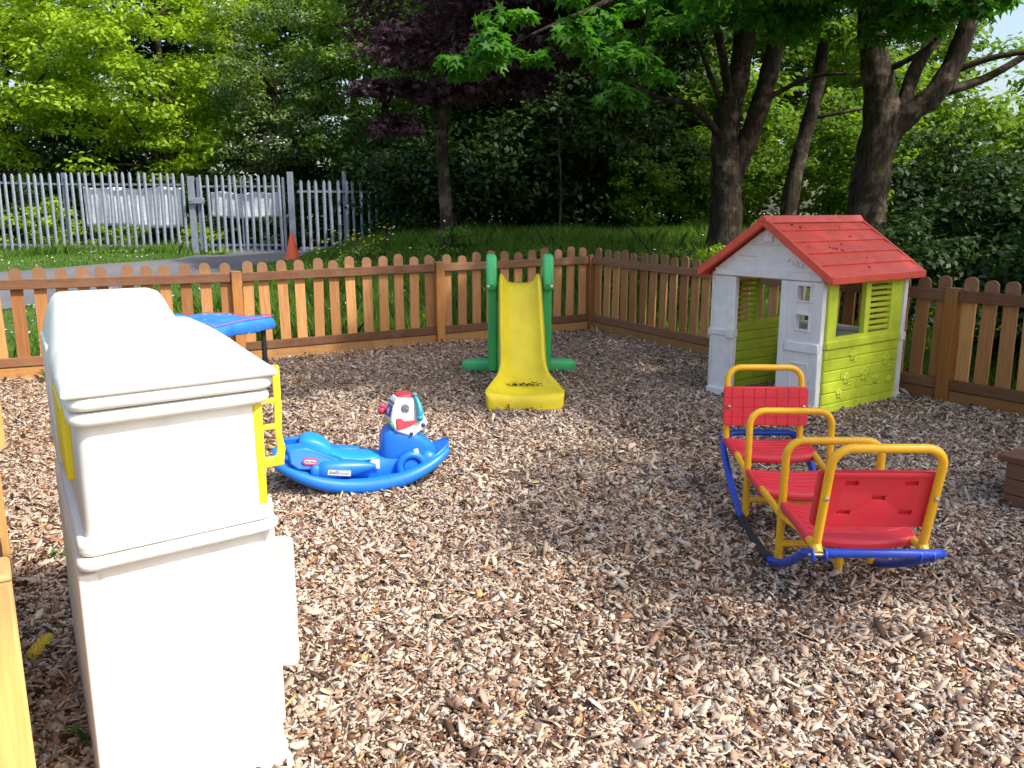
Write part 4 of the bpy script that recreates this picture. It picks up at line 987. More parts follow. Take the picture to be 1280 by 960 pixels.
# ------------------------------------------------------------------ white play kitchen
def kitchen():
    KR = Vector((-.576, 1.905, 0))
    dep = R(37); lng = R(121)
    ex = Vector((math.cos(dep), math.sin(dep), 0)); ey = Vector((math.cos(lng), math.sin(lng), 0))
    t = thing('play_kitchen', 'tall cream white plastic play kitchen seen from its end, close by on the left', 'toy kitchen', KR)
    W, L = .42, .90          # depth (towards the pen), length (away from the camera)
    wm = M['white']
    def P(w, l, z): return ex * (w - W) + ey * l + Vector((0, 0, z))      # w 0 back .. W front
    def block(w0, w1, l0, l1, z0, z1, name, mat, bev, seg=3, r=.03, taper=0, parent=t, flare=0):
        rings = []
        n = max(2, int((z1 - z0) / .08))
        for k in range(n + 1):
            u = k / n; z = z0 + (z1 - z0) * u; i = taper * u - flare * max(0, 1 - u * 6) ** 2
            rings.append([P(a, c, z) for a, c in rc(w0 + i, w1 - i, l0 + i, l1 - i, r, 5)])
        b = MB(); b.rings(rings); return b.build(name, mat, parent, bev, seg, smooth=40)
    block(.0, W, .0, L, 0, .655, 'lower_cabinet', wm, .012, taper=.014, flare=.018)
    block(-.012, W + .014, -.016, L + .01, .648, .676, 'belt', wm, .012, 4, r=.035)
    block(-.006, W + .006, -.008, L + .006, .678, .712, 'belt', wm, .012, 4, r=.035)
    block(.012, W - .012, .012, L - .012, .70, 1.02, 'upper_cabinet', wm, .010, taper=.004)
    block(.0, W + .012, -.012, L + .008, .962, .992, 'cornice', wm, .013, 4, r=.04)
    block(-.002, W + .020, -.018, L + .01, .996, 1.026, 'cornice', wm, .013, 4, r=.04)
    # moulded roof: height field with a raised hump at the far end
    nu, nv = 60, 40
    z0 = 1.026
    def top(w, l):
        e = min(w + .008, W + .026 - w) ; f = min(l + .022, L + .014 - l)
        ed = 1 - max(0, 1 - e / .06) ** 2.4; fd = 1 - max(0, 1 - f / .05) ** 2.4
        fr = 1 - .35 * sst(W * .55, W + .03, w) ** 1.3
        base = (.024 * fr + .014 * sst(.0, .5, l) + .010 * math.sin(math.pi * max(0, min(1, l / L)))) * ed * fd
        hw = 1 - sst(W - .125, W - .075, w)
        hump = .092 * sst(.40, .72, l) * hw * (1 - max(0, 1 - (w + .008) / .06) ** 2.4) * fd
        return z0 + .016 + base + hump
    vs = []; fs = []
    for i in range(nu + 1):
        for j in range(nv + 1):
            l = -.022 + (L + .036) * i / nu; w = -.008 + (W + .034) * j / nv
            # rounded plan corners
            vs.append(P(w, l, top(w, l)))
    for i in range(nu):
        for j in range(nv): a = i * (nv + 1) + j; fs.append((a, a + 1, a + nv + 2, a + nv + 1))
    m = len(vs)
    loop = list(range(nv + 1)) + [i * (nv + 1) + nv for i in range(1, nu + 1)] + [nu * (nv + 1) + j for j in range(nv - 1, -1, -1)] + [i * (nv + 1) for i in range(nu - 1, 0, -1)]
    for a in loop: p = vs[a]; vs.append(Vector((p[0], p[1], z0 + .0005)))
    for i in range(len(loop)): j = (i + 1) % len(loop); fs.append((loop[i], m + i, m + j, loop[j]))
    fs.append(tuple(m + i for i in range(len(loop))))
    b = MB(); b.add(vs, fs); b.build('roof', wm, t, .008, 3, smooth=50)
    # back flange and recessed back with a yellow panel
    block(-.012, .03, .014, L - .02, .012, .635, 'back_panel', wm, .006, r=.008)
    block(-.010, .006, .56, L - .01, .74, 1.06, 'back_panel', wm, .006, r=.006)
    block(-.004, .016, .22, .55, .79, .965, 'back_window', M['yellow_kit'], .004, r=.006)
    b = MB(); b.box(P(W - .01, .075, .40), (.05, .05, .62), Matrix.Rotation(dep, 3, 'Z')); b.build('pilaster', wm, t, .016, 3)
    # yellow window frame: front stile and an open shutter beyond it
    b = MB(); b.box(P(W - .020, .030, .832), (.024, .034, .262), Matrix.Rotation(dep, 3, 'Z')); b.build('window_frame', M['yellow_kit'], t, .008)
    b = MB(); q = [(.0, .0), (.15, .0), (.157, .05), (.148, .10), (.152, .15), (.152, .30), (.0, .30), (.0, .278), (.130, .278), (.132, .205), (.0, .205), (.0, .190), (.132, .190), (.130, .128), (.0, .128), (.0, .113), (.128, .113), (.134, .05), (.128, .03), (.0, .03)]
    # outline cut as a comb: outer bar with three rungs
    b.prism(q, -.009, .009, lambda u, v, w: P(W + .002 + u, .43 + w, .668 + v)); b.build('shutter', M['yellow_kit'], t, .005)
    # open oven door below
    b = MB(); b.prism(rc(0, .145, .145, .525, .016, 4), -.016, .016, lambda u, v, w: P(W - .012 + u * .78 + w * .62, .30 - u * .62 + w * .78, v)); dr = b.build('door', wm, t, .008, 3)
    b = MB(); b.ellipsoid(P(W + .022, .238, .487), (.005, .005, .005)); b.build('screw', M['grey'], dr)
kitchen()

# ------------------------------------------------------------------ covered table / small trampoline
def trampoline():
    cx, cy = -2.59, 6.62
    t = thing('covered_table', 'black legged table under a creased blue sheet, behind the white kitchen', 'table', (cx, cy, 0), R(-27))
    wx, wy = 1.22, .62
    b = MB()
    nu, nv = 44, 26
    vs = []; fs = []
    def hgt(u, v):
        x, y = u * wx / 2, v * wy / 2
        w = .010 * math.sin(9 * x + 5 * y) + .006 * math.sin(21 * x - 11 * y + 1) + .016 * math.sin(3.1 * x + 1) * math.cos(4 * y)
        return .565 + w + .02 * u - .045 * max(0, -v) * max(0, .6 - u)
    for i in range(nu + 1):
        for j in range(nv + 1):
            u, v = -1 + 2 * i / nu, -1 + 2 * j / nv
            m = max(abs(u), abs(v)); k = .88
            if m <= k: x, y, z = u / k * wx / 2, v / k * wy / 2, hgt(u / k, v / k)
            else:
                d = (m - k) / (1 - k); uu, vv = max(-1, min(1, u / k)), max(-1, min(1, v / k))
                # skirt with folds
                drop = (.10 + .006 * math.sin(7 * uu + 5 * vv)) * d
                x = uu * (wx / 2 + .012 * math.sin(d * 3) + .003 * math.sin(14 * vv + 3 * uu)); y = vv * (wy / 2 + .012 * math.sin(d * 3) + .003 * math.sin(15 * uu))
                z = hgt(uu, vv) - drop - .006 * d
            vs.append((x, y, z))
    for i in range(nu):
        for j in range(nv): a = i * (nv + 1) + j; fs.append((a, a + nv + 1, a + nv + 2, a + 1))
    b.add(vs, fs)
    m, nt, bs = new_mat('blue_sheet'); v = objvec(nt, rnd=False); n = noise(nt, v, 5, 6, .7)
    r = ramp(nt, [(.25, (.02, .12, .50)), (.55, (.035, .23, .72)), (.72, (.05, .30, .78))]); nt.links.new(n.outputs[0], r.inputs[0])
    n2 = noise(nt, v, 11, 5, .75); r2 = ramp(nt, [(.60, (0, 0, 0)), (.66, (.85,) * 3)]); nt.links.new(n2.outputs[0], r2.inputs[0])
    cl = mixc(nt, r2.outputs[0], r.outputs[0], (.30, .16, .42)); n3 = noise(nt, v, 17, 4); r3 = ramp(nt, [(.66, (0, 0, 0)), (.70, (.9,) * 3)]); nt.links.new(n3.outputs[0], r3.inputs[0])
    nt.links.new(mixc(nt, r3.outputs[0], cl, (.65, .7, .8)), bs.inputs['Base Color']); bs.inputs['Roughness'].default_value = .4
    bump(nt, bs, n.outputs[0], .5, .02)
    sh = b.build('sheet', m, t, smooth=70); s = sh.modifiers.new('thick', 'SOLIDIFY'); s.thickness = .003; sh.modifiers.new('sub', 'SUBSURF').render_levels = 1
    b = MB(); pp = []
    for (u0, v0, u1, v1) in ((-1, 1, 1, 1), (1, 1, 1, -1), (1, -1, -1, -1), (-1, -1, -1, 1)):
        for k in range(14): q = k / 14; u, v = u0 + (u1 - u0) * q, v0 + (v1 - v0) * q; pp.append((u * wx / 2, v * wy / 2, hgt(u, v) + .004))
    b.tube(pp, .0028, 6, close=True); b.build('piping', M['pink'], t)
    b = MB(); b.box((0, 0, .51), (wx - .04, wy - .04, .02)); b.build('table_top', M['black_metal'], t, .004)
    for sx in (-1, 1):
        for sy in (-1, 1):
            b = MB(); b.tube([(sx * (wx / 2 - .06), sy * (wy / 2 - .06), 0), (sx * (wx / 2 - .06), sy * (wy / 2 - .06), .50)], .021, 12); b.build('leg', M['black_metal'], t)
trampoline()

# ------------------------------------------------------------------ brown wooden box, toy corn cob
def box_():
    a = R(33)
    t = thing('wooden_box', 'low brown stained wooden box with overhanging top, cut off by the right edge', 'box', (2.36, 3.81, 0), a - R(90))
    # local x to the near right, y to the far right
    for k in range(3):
        for (c, d) in (((.35, .011, .04 + .078 * k), (.70, .022, .074)), ((.011, .40, .04 + .078 * k), (.022, .756, .074)), ((.35, .789, .04 + .078 * k), (.70, .022, .074)), ((.689, .40, .04 + .078 * k), (.022, .756, .074))):
            b = MB(); b.box(c, d); b.build('side_board', M['brown_box'], t, .003)
    for k in range(5):
        b = MB(); b.box((.35, .0 + .085 + .166 * k - .02, .250), (.78, .158, .028)); b.build('lid_board', M['brown_box'], t, .004)
box_()
def corn():
    t = thing('toy_corn_cob', 'yellow plastic toy corn cob lying on the dark chips between post and kitchen', 'toy', (-1.521, 2.46, .028), R(94)); t.scale = (1.15, .85, .85)
    b = MB(); L = .125
    b.lathe([(.006, -L / 2), (.014, -L / 2 + .008), (.020, -L * .3), (.023, 0), (.021, L * .25), (.014, L * .42), (.004, L / 2)], n=18, rot=Matrix.Rotation(R(90), 3, 'Y')); b.build('cob', M['corn'], t, smooth=60)
    b = MB()
    for i in range(12):
        x = -L * .42 + L * .8 * i / 11; r = float(np.interp(x, [-.0625, -.0545, -.0375, 0, .031, .0525, .0625], [.006, .014, .020, .023, .021, .014, .004]))
        for k in range(11):
            a = 2 * math.pi * (k + .5 * (i % 2)) / 11; b.ellipsoid((x, r * math.cos(a), r * math.sin(a)), (.0052, .0042, .0042), 6, 4)
    b.build('kernels', M['corn'], t, smooth=60)
corn()
# ------------------------------------------------------------------ vegetation
def maple(name, label, x, y, stems, crown, per, leaf, mat, bk, group, tmpl=T_MAPLE, limbs=(), hang=None, flat=.5):
    z0 = tz(x, y) - .1; o0 = np.array([x, y, z0])
    t = thing(name, label, 'tree', (x, y, z0), 0, group)
    b = MB()
    for pts, rad in stems:
        P = smooth_path([Vector(p) - Vector(o0) for p in pts], 5); rr = interp(rad, len(P))
        rr = [r * (1 + .06 * math.sin(i * 1.7)) for i, r in enumerate(rr)]
        b.tube(P, rr, 14)
    b.build('trunk', M[bk], t, smooth=60)
    b = MB()
    for pts, rad in limbs:
        P = smooth_path([Vector(p) - Vector(o0) for p in pts], 4); b.tube(P, interp(rad, len(P)), 8)
    if limbs: b.build('limb', M[bk], t, smooth=60)
    cen = []; rads = []
    pers = []
    for (c, r, n, cr, *pf) in crown:
        d = rng.normal(0, 1, (n, 3)); d /= np.linalg.norm(d, axis=1, keepdims=True); q = rng.uniform(.15, 1, (n, 1)) ** .5
        cen.append(np.array(c) + d * q * np.array(r)); rads.append(rng.uniform(cr[0], cr[1], n)); pers.append(np.full(n, int(per * (pf[0] if pf else 1))))
    cen = np.concatenate(cen) - o0; rads = np.concatenate(rads)
    pers = np.concatenate(pers)
    pos, nr = clump_leaves(cen, rads, pers, flat)
    tint = rng.normal(.5, .2, len(pos)) + np.repeat(rng.normal(0, .12, len(cen)), pers)
    link('crown', leaf_mesh('crown', pos, nr, rng.uniform(.65, 1.2, len(pos)) * leaf, tmpl, M[mat], tint, .6), t)
    return t

TG = 'trees standing round the play area'
# forked maple behind the playhouse; its low branch reaches forward over the slide
B1 = [(-.3, 8.6, 3.05), (.1, 8.5, 2.95), (.45, 8.7, 3.2), (1.0, 8.6, 2.75), (1.15, 8.4, 2.45), (1.25, 8.8, 3.0), (.85, 9.0, 3.3), (.2, 9.2, 3.45), (1.5, 9.2, 3.4), (1.35, 8.5, 2.6)]
maple('maple_tree', 'forked grey maple trunk rising behind the left slope of the playhouse roof', 3.28, 13.0,
      [([(3.28, 13, .85), (3.27, 13, 1.5), (3.24, 13, 2.1), (3.2, 13, 2.7), (3.36, 13, 3.4), (3.42, 13, 4.4), (3.3, 13, 6.2), (3.1, 13, 8.5)], [.29, .235, .225, .19, .16, .145, .12, .05]),
       ([(3.36, 13, 1.9), (3.55, 12.95, 2.5), (3.74, 12.9, 3.2), (3.86, 12.9, 3.9), (4.0, 12.8, 5.2), (4.3, 12.6, 7.8)], [.13, .15, .14, .125, .10, .04])],
      [((3.1, 12.6, 6.8), (2.6, 2.6, 2.2), 90, (.45, .8)), ((1.5, 10.6, 4.3), (1.6, 1.5, .6), 34, (.3, .5)), ((3.0, 10.6, 4.1), (1.2, 1.3, .6), 26, (.3, .5)), ((2.2, 12.4, 4.5), (1.4, 1.0, .7), 20, (.4, .6)), ((.55, 9.0, 3.2), (1.1, .6, .32), 15, (.14, .26), .26), ((1.15, 8.7, 2.72), (.34, .4, .36), 12, (.12, .22), .24), ((-.25, 8.8, 2.9), (.4, .35, .2), 8, (.12, .22), .24), ((1.9, 9.0, 3.45), (.7, .6, .3), 10, (.14, .26), .3)],
      150, .125, 'leaf_maple', 'bark', TG,
      limbs=[([(3.25, 13, 3.0), (2.6, 11.6, 3.9), (1.6, 10.2, 3.9), (.8, 9.2, 3.45), (-.1, 8.8, 3.0)], [.07, .06, .045, .025, .008]), ([(1.6, 10.2, 3.9), (1.4, 9.3, 3.3), (1.15, 8.7, 2.75)], [.03, .02, .006]),
             ([(3.24, 13, 2.4), (2.6, 12.6, 2.9), (2.0, 12.3, 3.0), (1.2, 12.2, 3.4)], [.07, .05, .035, .01]), ([(3.3, 13, 2.6), (2.9, 12.9, 3.4), (2.5, 12.7, 4.2)], [.05, .04, .015]),
             ([(3.7, 12.9, 3.0), (4.3, 12.6, 3.3), (4.9, 12.3, 3.3)], [.045, .03, .01]), ([(3.4, 13, 4.2), (2.6, 12.5, 5.2), (1.8, 12, 6.3)], [.09, .06, .02]), ([(4, 12.8, 5), (4.6, 12.2, 6), (5, 11.8, 7)], [.08, .05, .02])])
maple('maple_tree', 'thick dark maple trunk with low right limb behind the playhouse roof', 4.60, 11.0,
      [([(4.60, 11, .8), (4.58, 11, 1.3), (4.62, 11, 2.0), (4.68, 11, 2.6), (4.55, 11, 3.2), (4.42, 11, 3.9), (4.3, 10.9, 5.5), (4.1, 10.8, 8)], [.31, .25, .235, .225, .18, .15, .12, .04]),
       ([(4.72, 11, 2.25), (5.0, 10.95, 2.62), (5.28, 10.9, 2.85), (5.5, 10.9, 3.3), (5.62, 10.8, 4.0), (5.8, 10.6, 5.5), (6.0, 10.4, 7.4)], [.14, .15, .14, .12, .11, .09, .03]),
       ([(4.9, 11, 2.5), (5.15, 11.2, 3.2), (5.5, 11.2, 3.75), (5.95, 11.1, 4.5)], [.10, .085, .075, .05])],
      [((4.7, 10.6, 6.4), (2.5, 2.4, 2.2), 80, (.45, .75)), ((3.4, 8.4, 3.95), (1.4, 1.2, .5), 44, (.28, .45)), ((4.4, 9.2, 4.1), (1.2, 1.2, .5), 26, (.3, .5)), ((2.6, 7.6, 3.5), (1.1, .6, .34), 22, (.15, .28), .35), ((4.1, 8.6, 3.35), (.8, .6, .36), 18, (.15, .28), .35), ((5.9, 9.6, 4.1), (.6, .7, .3), 7, (.2, .32), .4)],
      150, .125, 'leaf_maple', 'bark', TG,
      limbs=[([(5.3, 10.9, 2.85), (5.8, 10.8, 3.0), (6.3, 10.7, 3.3), (6.9, 10.5, 3.7)], [.07, .05, .04, .015]), ([(5.45, 10.9, 3.1), (5.9, 10.7, 3.25), (6.6, 10.4, 3.3)], [.045, .035, .012]), ([(4.45, 11, 3.7), (4.1, 9.8, 4.2), (3.4, 8.5, 4.0), (2.7, 7.6, 3.6)], [.08, .06, .04, .01]), ([(4.4, 11, 4.5), (4.4, 10, 5.2), (4.4, 9, 5.6)], [.1, .06, .02]), ([(4.6, 11, 3.1), (4.95, 10.6, 3.3), (5.1, 10.3, 3.6)], [.05, .03, .01])])
maple('maple_tree', 'slender leaning maple trunk between the two thick ones behind the playhouse', 4.95, 15.2,
      [([(4.9, 15.2, .9), (4.98, 15.2, 1.8), (5.12, 15.2, 2.6), (5.3, 15.2, 3.5), (5.4, 15.2, 5), (5.6, 15.2, 8)], [.17, .145, .13, .12, .09, .03])],
      [((5.5, 15.2, 6.6), (2.0, 1.8, 2.2), 60, (.5, .8)), ((5.0, 14.6, 4.1), (1.2, .8, .4), 8, (.3, .5))], 110, .15, 'leaf_back', 'bark', TG, limbs=[([(5.2, 15.2, 3), (5.8, 15, 3.1), (6.4, 14.8, 3.2)], [.04, .03, .01])])
maple('copper_tree', 'purple leaved tree with a thin pale trunk behind the grass bank', -1.08, 14.2,
      [([(-1.08, 14.2, .9), (-1.12, 14.2, 1.8), (-1.15, 14.2, 2.6), (-1.0, 14.2, 3.6), (-.8, 14.2, 5), (-.6, 14.2, 7)], [.125, .10, .095, .085, .06, .02])],
      [((-.55, 14.2, 5.4), (2.1, 2.0, 2.5), 150, (.4, .7)), ((.75, 13.4, 4.0), (1.6, .9, .9), 50, (.35, .55)), ((-1.5, 13.6, 3.3), (.8, .6, .35), 10, (.22, .36)), ((-1.9, 13.5, 2.75), (.4, .3, .1), 3, (.2, .3))], 130, .12, 'leaf_purple', 'bark_d', TG,
      limbs=[([(-1.1, 14.2, 2.7), (-1.6, 13.8, 2.9), (-2.0, 13.6, 2.85)], [.035, .025, .008]), ([(-1, 14.2, 3.4), (-.3, 13.8, 4), (.6, 13.5, 4.3)], [.05, .03, .01])])
# overhanging trees right of the play area: their crowns shade the playhouse and seesaw
maple('maple_tree', 'tall maple outside the right fence, its crown overhanging the seesaw', 8.4, 3.6,
      [([(8.4, 3.6, 0), (8.3, 3.55, 2), (8.1, 3.4, 4.4), (7.8, 3.2, 6.5), (7.4, 3, 8.3)], [.34, .27, .24, .17, .05])],
      [((7.1, 2.5, 6.9), (2.5, 2.7, 1.3), 76, (.45, .75)), ((4.9, 5.2, 6.9), (1.9, 1.3, .8), 34, (.4, .65)), ((6.5, .2, 7.0), (1.2, 1.0, .8), 12, (.35, .6)), ((4.7, 3.8, 6.9), (.9, .9, .5), 9, (.35, .55)), ((3.6, 4.1, 7.0), (1.2, .8, .5), 11, (.35, .55))], 120, .16, 'leaf_maple', 'bark', TG,
      limbs=[([(8.1, 3.4, 4.4), (6.8, 4.2, 5.8), (5.2, 5.2, 6.6), (3.8, 5.6, 6.8)], [.12, .09, .06, .02]), ([(8.1, 3.4, 4.6), (7.4, 2, 6), (6.6, .5, 6.9)], [.1, .07, .02])])

# bright broadleaf trees beyond the palisade on the left
LG = 'bright trees beyond the palisade'
kw = dict(group=LG)
lt1 = tree('broadleaf_tree', 'bright yellow green tree beyond the palisade at the left edge', 'tree', -13.6, 23.5, 7, (.2, -.3, 5.4), (3.0, 2.6, 3.4), 170, 150, .15, 'leaf_yellow', clr=(.4, .8), **kw)
tree('broadleaf_tree', 'broad bright yellow green tree above the large banner', 'tree', -9.3, 23.2, 7.5, (0, -.3, 5.0), (3.1, 2.6, 3.3), 190, 150, .15, 'leaf_yellow', clr=(.4, .8), extra=[(-7.6, 21.8, 2.9), (-8.2, 21.7, 2.6), (-10.5, 21.4, 2.5)], **kw)
tree('hawthorn', 'grey green hawthorn with white blossom behind the gate', 'tree', -6.2, 22.6, 5, (.0, -.2, 4.0), (1.7, 1.6, 2.4), 110, 140, .10, 'leaf_haw', blossom=30, clr=(.3, .6), group=LG)
lt4 = tree('broadleaf_tree', 'mid green tree right of the hawthorn, behind the right palisade', 'tree', -3.4, 23.4, 7, (-.1, -.6, 4.6), (2.5, 2.2, 3.4), 150, 150, .14, 'leaf_mid', clr=(.4, .75), group=LG)
copy_tree(lt1, -18.5, 26, 1.9, 1.15, 'bright tree at the far left, mostly outside the photo', LG)
# tall trees closing the view behind
WG = 'woodland trees behind the play area'
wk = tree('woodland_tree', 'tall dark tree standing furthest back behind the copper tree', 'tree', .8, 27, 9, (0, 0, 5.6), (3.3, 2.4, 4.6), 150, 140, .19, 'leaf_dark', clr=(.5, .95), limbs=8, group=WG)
wm_ = tree('woodland_tree', 'tall mid green tree behind the two maple trunks', 'tree', 7.4, 22.5, 9, (0, 0, 5.6), (3.2, 2.4, 4.8), 120, 130, .17, 'leaf_back', clr=(.45, .85), limbs=10, group=WG)
for (x, y, r, s, src, lb) in ((-14.5, 30, .5, 1.25, wk, 'dark tall tree behind the bright tree at the left edge'), (-9.5, 30, 2.2, 1.3, wk, 'dark tall tree behind the broad bright tree over the banner'), (-5.6, 30.5, 4, 1.05, wm_, 'mid green tree furthest back behind the hawthorn'), (-2.0, 29, 3.1, 1.2, wk, 'dark tall tree behind the mid green tree by the right palisade'),
                           (4.6, 25, 1.2, 1.0, wm_, 'tall tree in the gap left of the forked maple'), (9.3, 22.5, 2.6, 1.0, wm_, 'tall green tree behind the limb of the thick maple'), (5.5, 31, .8, 1.25, wk, 'dark tree far back between the maple trunks'), (.2, 20.2, 1.7, .95, wk, 'dark tree added to deepen the shade right of the copper tree'), (3.0, 20.8, 4.6, .95, wk, 'dark tree added to deepen the shade left of the forked maple'), (11, 28, 5, 1.3, wk, 'dark tree far back on the right')):  # the two closest dark copies are added to shade the wood
    copy_tree(src, x, y, r, s, lb, WG)
# understorey
def shrub(name, label, x, y, r, mat, n=60, per=90, leaf=.09, group='shrubs under the trees', rot=0, clr=(.2, .42)):
    return tree(name, label, 'shrub', x, y, r[2], (0, 0, r[2] * .95), r, n, per, leaf, mat, 'bark_d', .035, clr=clr, limbs=10, group=group, hollow=.2, rotz=rot)
def copies(src, spots, group='shrubs under the trees'):
    for (x, y, rz, s, lb) in spots: copy_tree(src, x, y, rz, s, lb, group)
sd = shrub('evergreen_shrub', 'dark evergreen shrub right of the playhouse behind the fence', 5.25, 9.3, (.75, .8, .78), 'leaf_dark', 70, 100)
copies(sd, [(4.55, 7.0, 3.1, .85, 'dark shrub added for shade close behind the right fence, just right of the playhouse'), (5.2, 6.0, 4.2, .9, 'dark shrub added for shade close behind the right fence near its second post'), (6.0, 5.0, 5.2, .9, 'dark shrub added for shade close behind the right end of the right fence'), (4.0, 8.6, .4, .8, 'dark shrub behind the right fence, hidden partly by the playhouse'), (6.5, 8.3, 1, 1.1, 'dark shrub beyond the right fence near the right edge'), (-.2, 18.2, 2, 1.7, 'dark shrub in the shade right of the copper tree trunk'), (1.6, 18.0, 3, 1.8, 'dark shrub in deep shade behind the slide'), (3.0, 18.6, 4, 1.7, 'dark shrub left of the forked maple trunk'), (-2.0, 18.0, 5, 1.5, 'dark shrub left of the copper tree trunk'), (.6, 20.5, 0, 2.4, 'big dark shrub furthest back in the deep shade'), (-3.0, 20.4, 2.4, 1.9, 'dark shrub behind the right palisade'), (6.3, 12.2, 1.4, 1.3, 'dark shrub right of the thick maple trunk')])  # first three shrubs added to shade the ground close behind the right fence
sg = shrub('leafy_shrub', 'sunlit green shrub behind the forked maple', 4.3, 17.6, (1.0, .9, 1.05), 'leaf_back', 70, 90, .10)
copies(sg, [(2.6, 17.2, 1, .9, 'green shrub left of the forked maple trunk'), (6.2, 16.6, 2, 1.2, 'green shrub seen between the slender and thick trunks'), (7.6, 14.0, 3, 1.2, 'green shrub right of the thick maple trunk'), (8.6, 11.8, 4, 1.2, 'green shrub at the right edge above the fence'), (7.4, 10.4, 5, .9, 'low green shrub behind the right fence'), (9.9, 13.5, .7, 1.5, 'tall green shrub at the right edge under the sky gap'), (4.9, 19.5, 2.2, 1.8, 'tall green shrub far behind the forked maple'), (8.0, 18.5, 3.3, 1.9, 'tall green shrub far behind the thick maple'), (11.2, 16.5, 1.3, 1.9, 'large green shrub far behind the right edge')])
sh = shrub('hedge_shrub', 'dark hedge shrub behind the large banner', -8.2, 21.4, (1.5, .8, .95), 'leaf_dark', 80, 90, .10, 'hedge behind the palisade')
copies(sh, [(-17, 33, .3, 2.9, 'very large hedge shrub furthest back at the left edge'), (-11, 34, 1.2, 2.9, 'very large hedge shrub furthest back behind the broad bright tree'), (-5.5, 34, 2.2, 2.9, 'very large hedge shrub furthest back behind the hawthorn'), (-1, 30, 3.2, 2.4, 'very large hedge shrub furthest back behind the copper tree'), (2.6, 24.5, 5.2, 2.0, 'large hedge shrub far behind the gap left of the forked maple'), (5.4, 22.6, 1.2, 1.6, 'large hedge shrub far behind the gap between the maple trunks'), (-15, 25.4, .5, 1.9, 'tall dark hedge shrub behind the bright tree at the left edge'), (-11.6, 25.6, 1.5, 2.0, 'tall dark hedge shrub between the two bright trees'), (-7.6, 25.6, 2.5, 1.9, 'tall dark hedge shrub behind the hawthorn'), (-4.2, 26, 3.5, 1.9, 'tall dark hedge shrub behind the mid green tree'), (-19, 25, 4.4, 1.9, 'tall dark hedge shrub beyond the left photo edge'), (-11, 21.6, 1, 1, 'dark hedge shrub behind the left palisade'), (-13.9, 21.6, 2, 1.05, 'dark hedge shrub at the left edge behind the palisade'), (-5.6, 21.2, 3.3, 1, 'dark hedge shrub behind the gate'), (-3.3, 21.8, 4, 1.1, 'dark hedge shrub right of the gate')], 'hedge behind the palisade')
sy = shrub('weedy_shrub', 'pale green weedy bush behind the palisade at the left edge', -10.9, 19.8, (.9, .5, .62), 'leaf_yellow', 40, 80, .08, 'weedy bushes behind the palisade', clr=(.15, .3))
copies(sy, [(-12.4, 19.7, 2, .95, 'pale green weedy bush behind the far left palisade bay'), (-9.3, 20.1, 1, .7, 'low pale green bush behind the large banner'), (-7.4, 20.0, 3, .6, 'low pale green bush beside the gate post')], 'weedy bushes behind the palisade')
sl = shrub('low_shrub', 'small yellow green shrub at the foot of the forked maple, left of the playhouse', 2.75, 11.4, (.42, .4, .28), 'leaf_yellow', 26, 70, .06, clr=(.12, .22))
nt_ = shrub('leafy_weed', 'clump of tall leafy weeds on the grass bank behind the fence corner', 1.4, 11.2, (.35, .35, .24), 'leaf_mid', 24, 60, .06, 'leafy weeds on the grass bank', clr=(.10, .2))
copies(nt_, [(x, y, k, sc, lb) for k, (x, y, sc, lb) in enumerate(((.6, 12.2, 1.0, 'clump of leafy weeds on the bank behind the slide'), (2.1, 11.6, 1.2, 'clump of leafy weeds on the bank behind the right fence, left of the playhouse'), (2.0, 10.2, .9, 'clump of leafy weeds close behind the fence left of the playhouse'), (-1.0, 13.2, 1.1, 'clump of leafy weeds at the foot of the copper tree'), (-2.3, 13.0, 1.0, 'clump of leafy weeds on the bank left of the copper tree'), (4.3, 9.0, 1.0, 'clump of leafy weeds behind the fence right of the playhouse'), (5.2, 7.6, 1.0, 'clump of leafy weeds behind the fence near the right edge')))], 'leafy weeds on the grass bank')
# thin saplings in the dark middle
sp = thing('sapling', 'thin bare sapling stem in the dark wood behind the slide', 'sapling', (.9, 16.4, tz(.9, 16.4)), 0, 'thin stems in the shade')
b = MB(); P = smooth_path([(0, 0, -.1), (.04, 0, 1), (-.03, .05, 2.2), (.06, 0, 3.6)], 4); b.tube(P, interp([.024, .02, .014, .006], len(P)), 7); b.build('stem', M['bark_d'], sp)
for k, (x, y, s) in enumerate(((2.3, 17.1, .8), (6.9, 13.2, .7), (8.1, 12.9, .9))):
    q = copy_tree(sp, x, y, k, s, 'thin bare sapling stem in the dark wood', 'thin stems in the shade')
for o in bpy.data.objects:
    if o.name.startswith('sapling'): o['label'] = 'thin bare sapling stem in the shaded wood behind the fence'

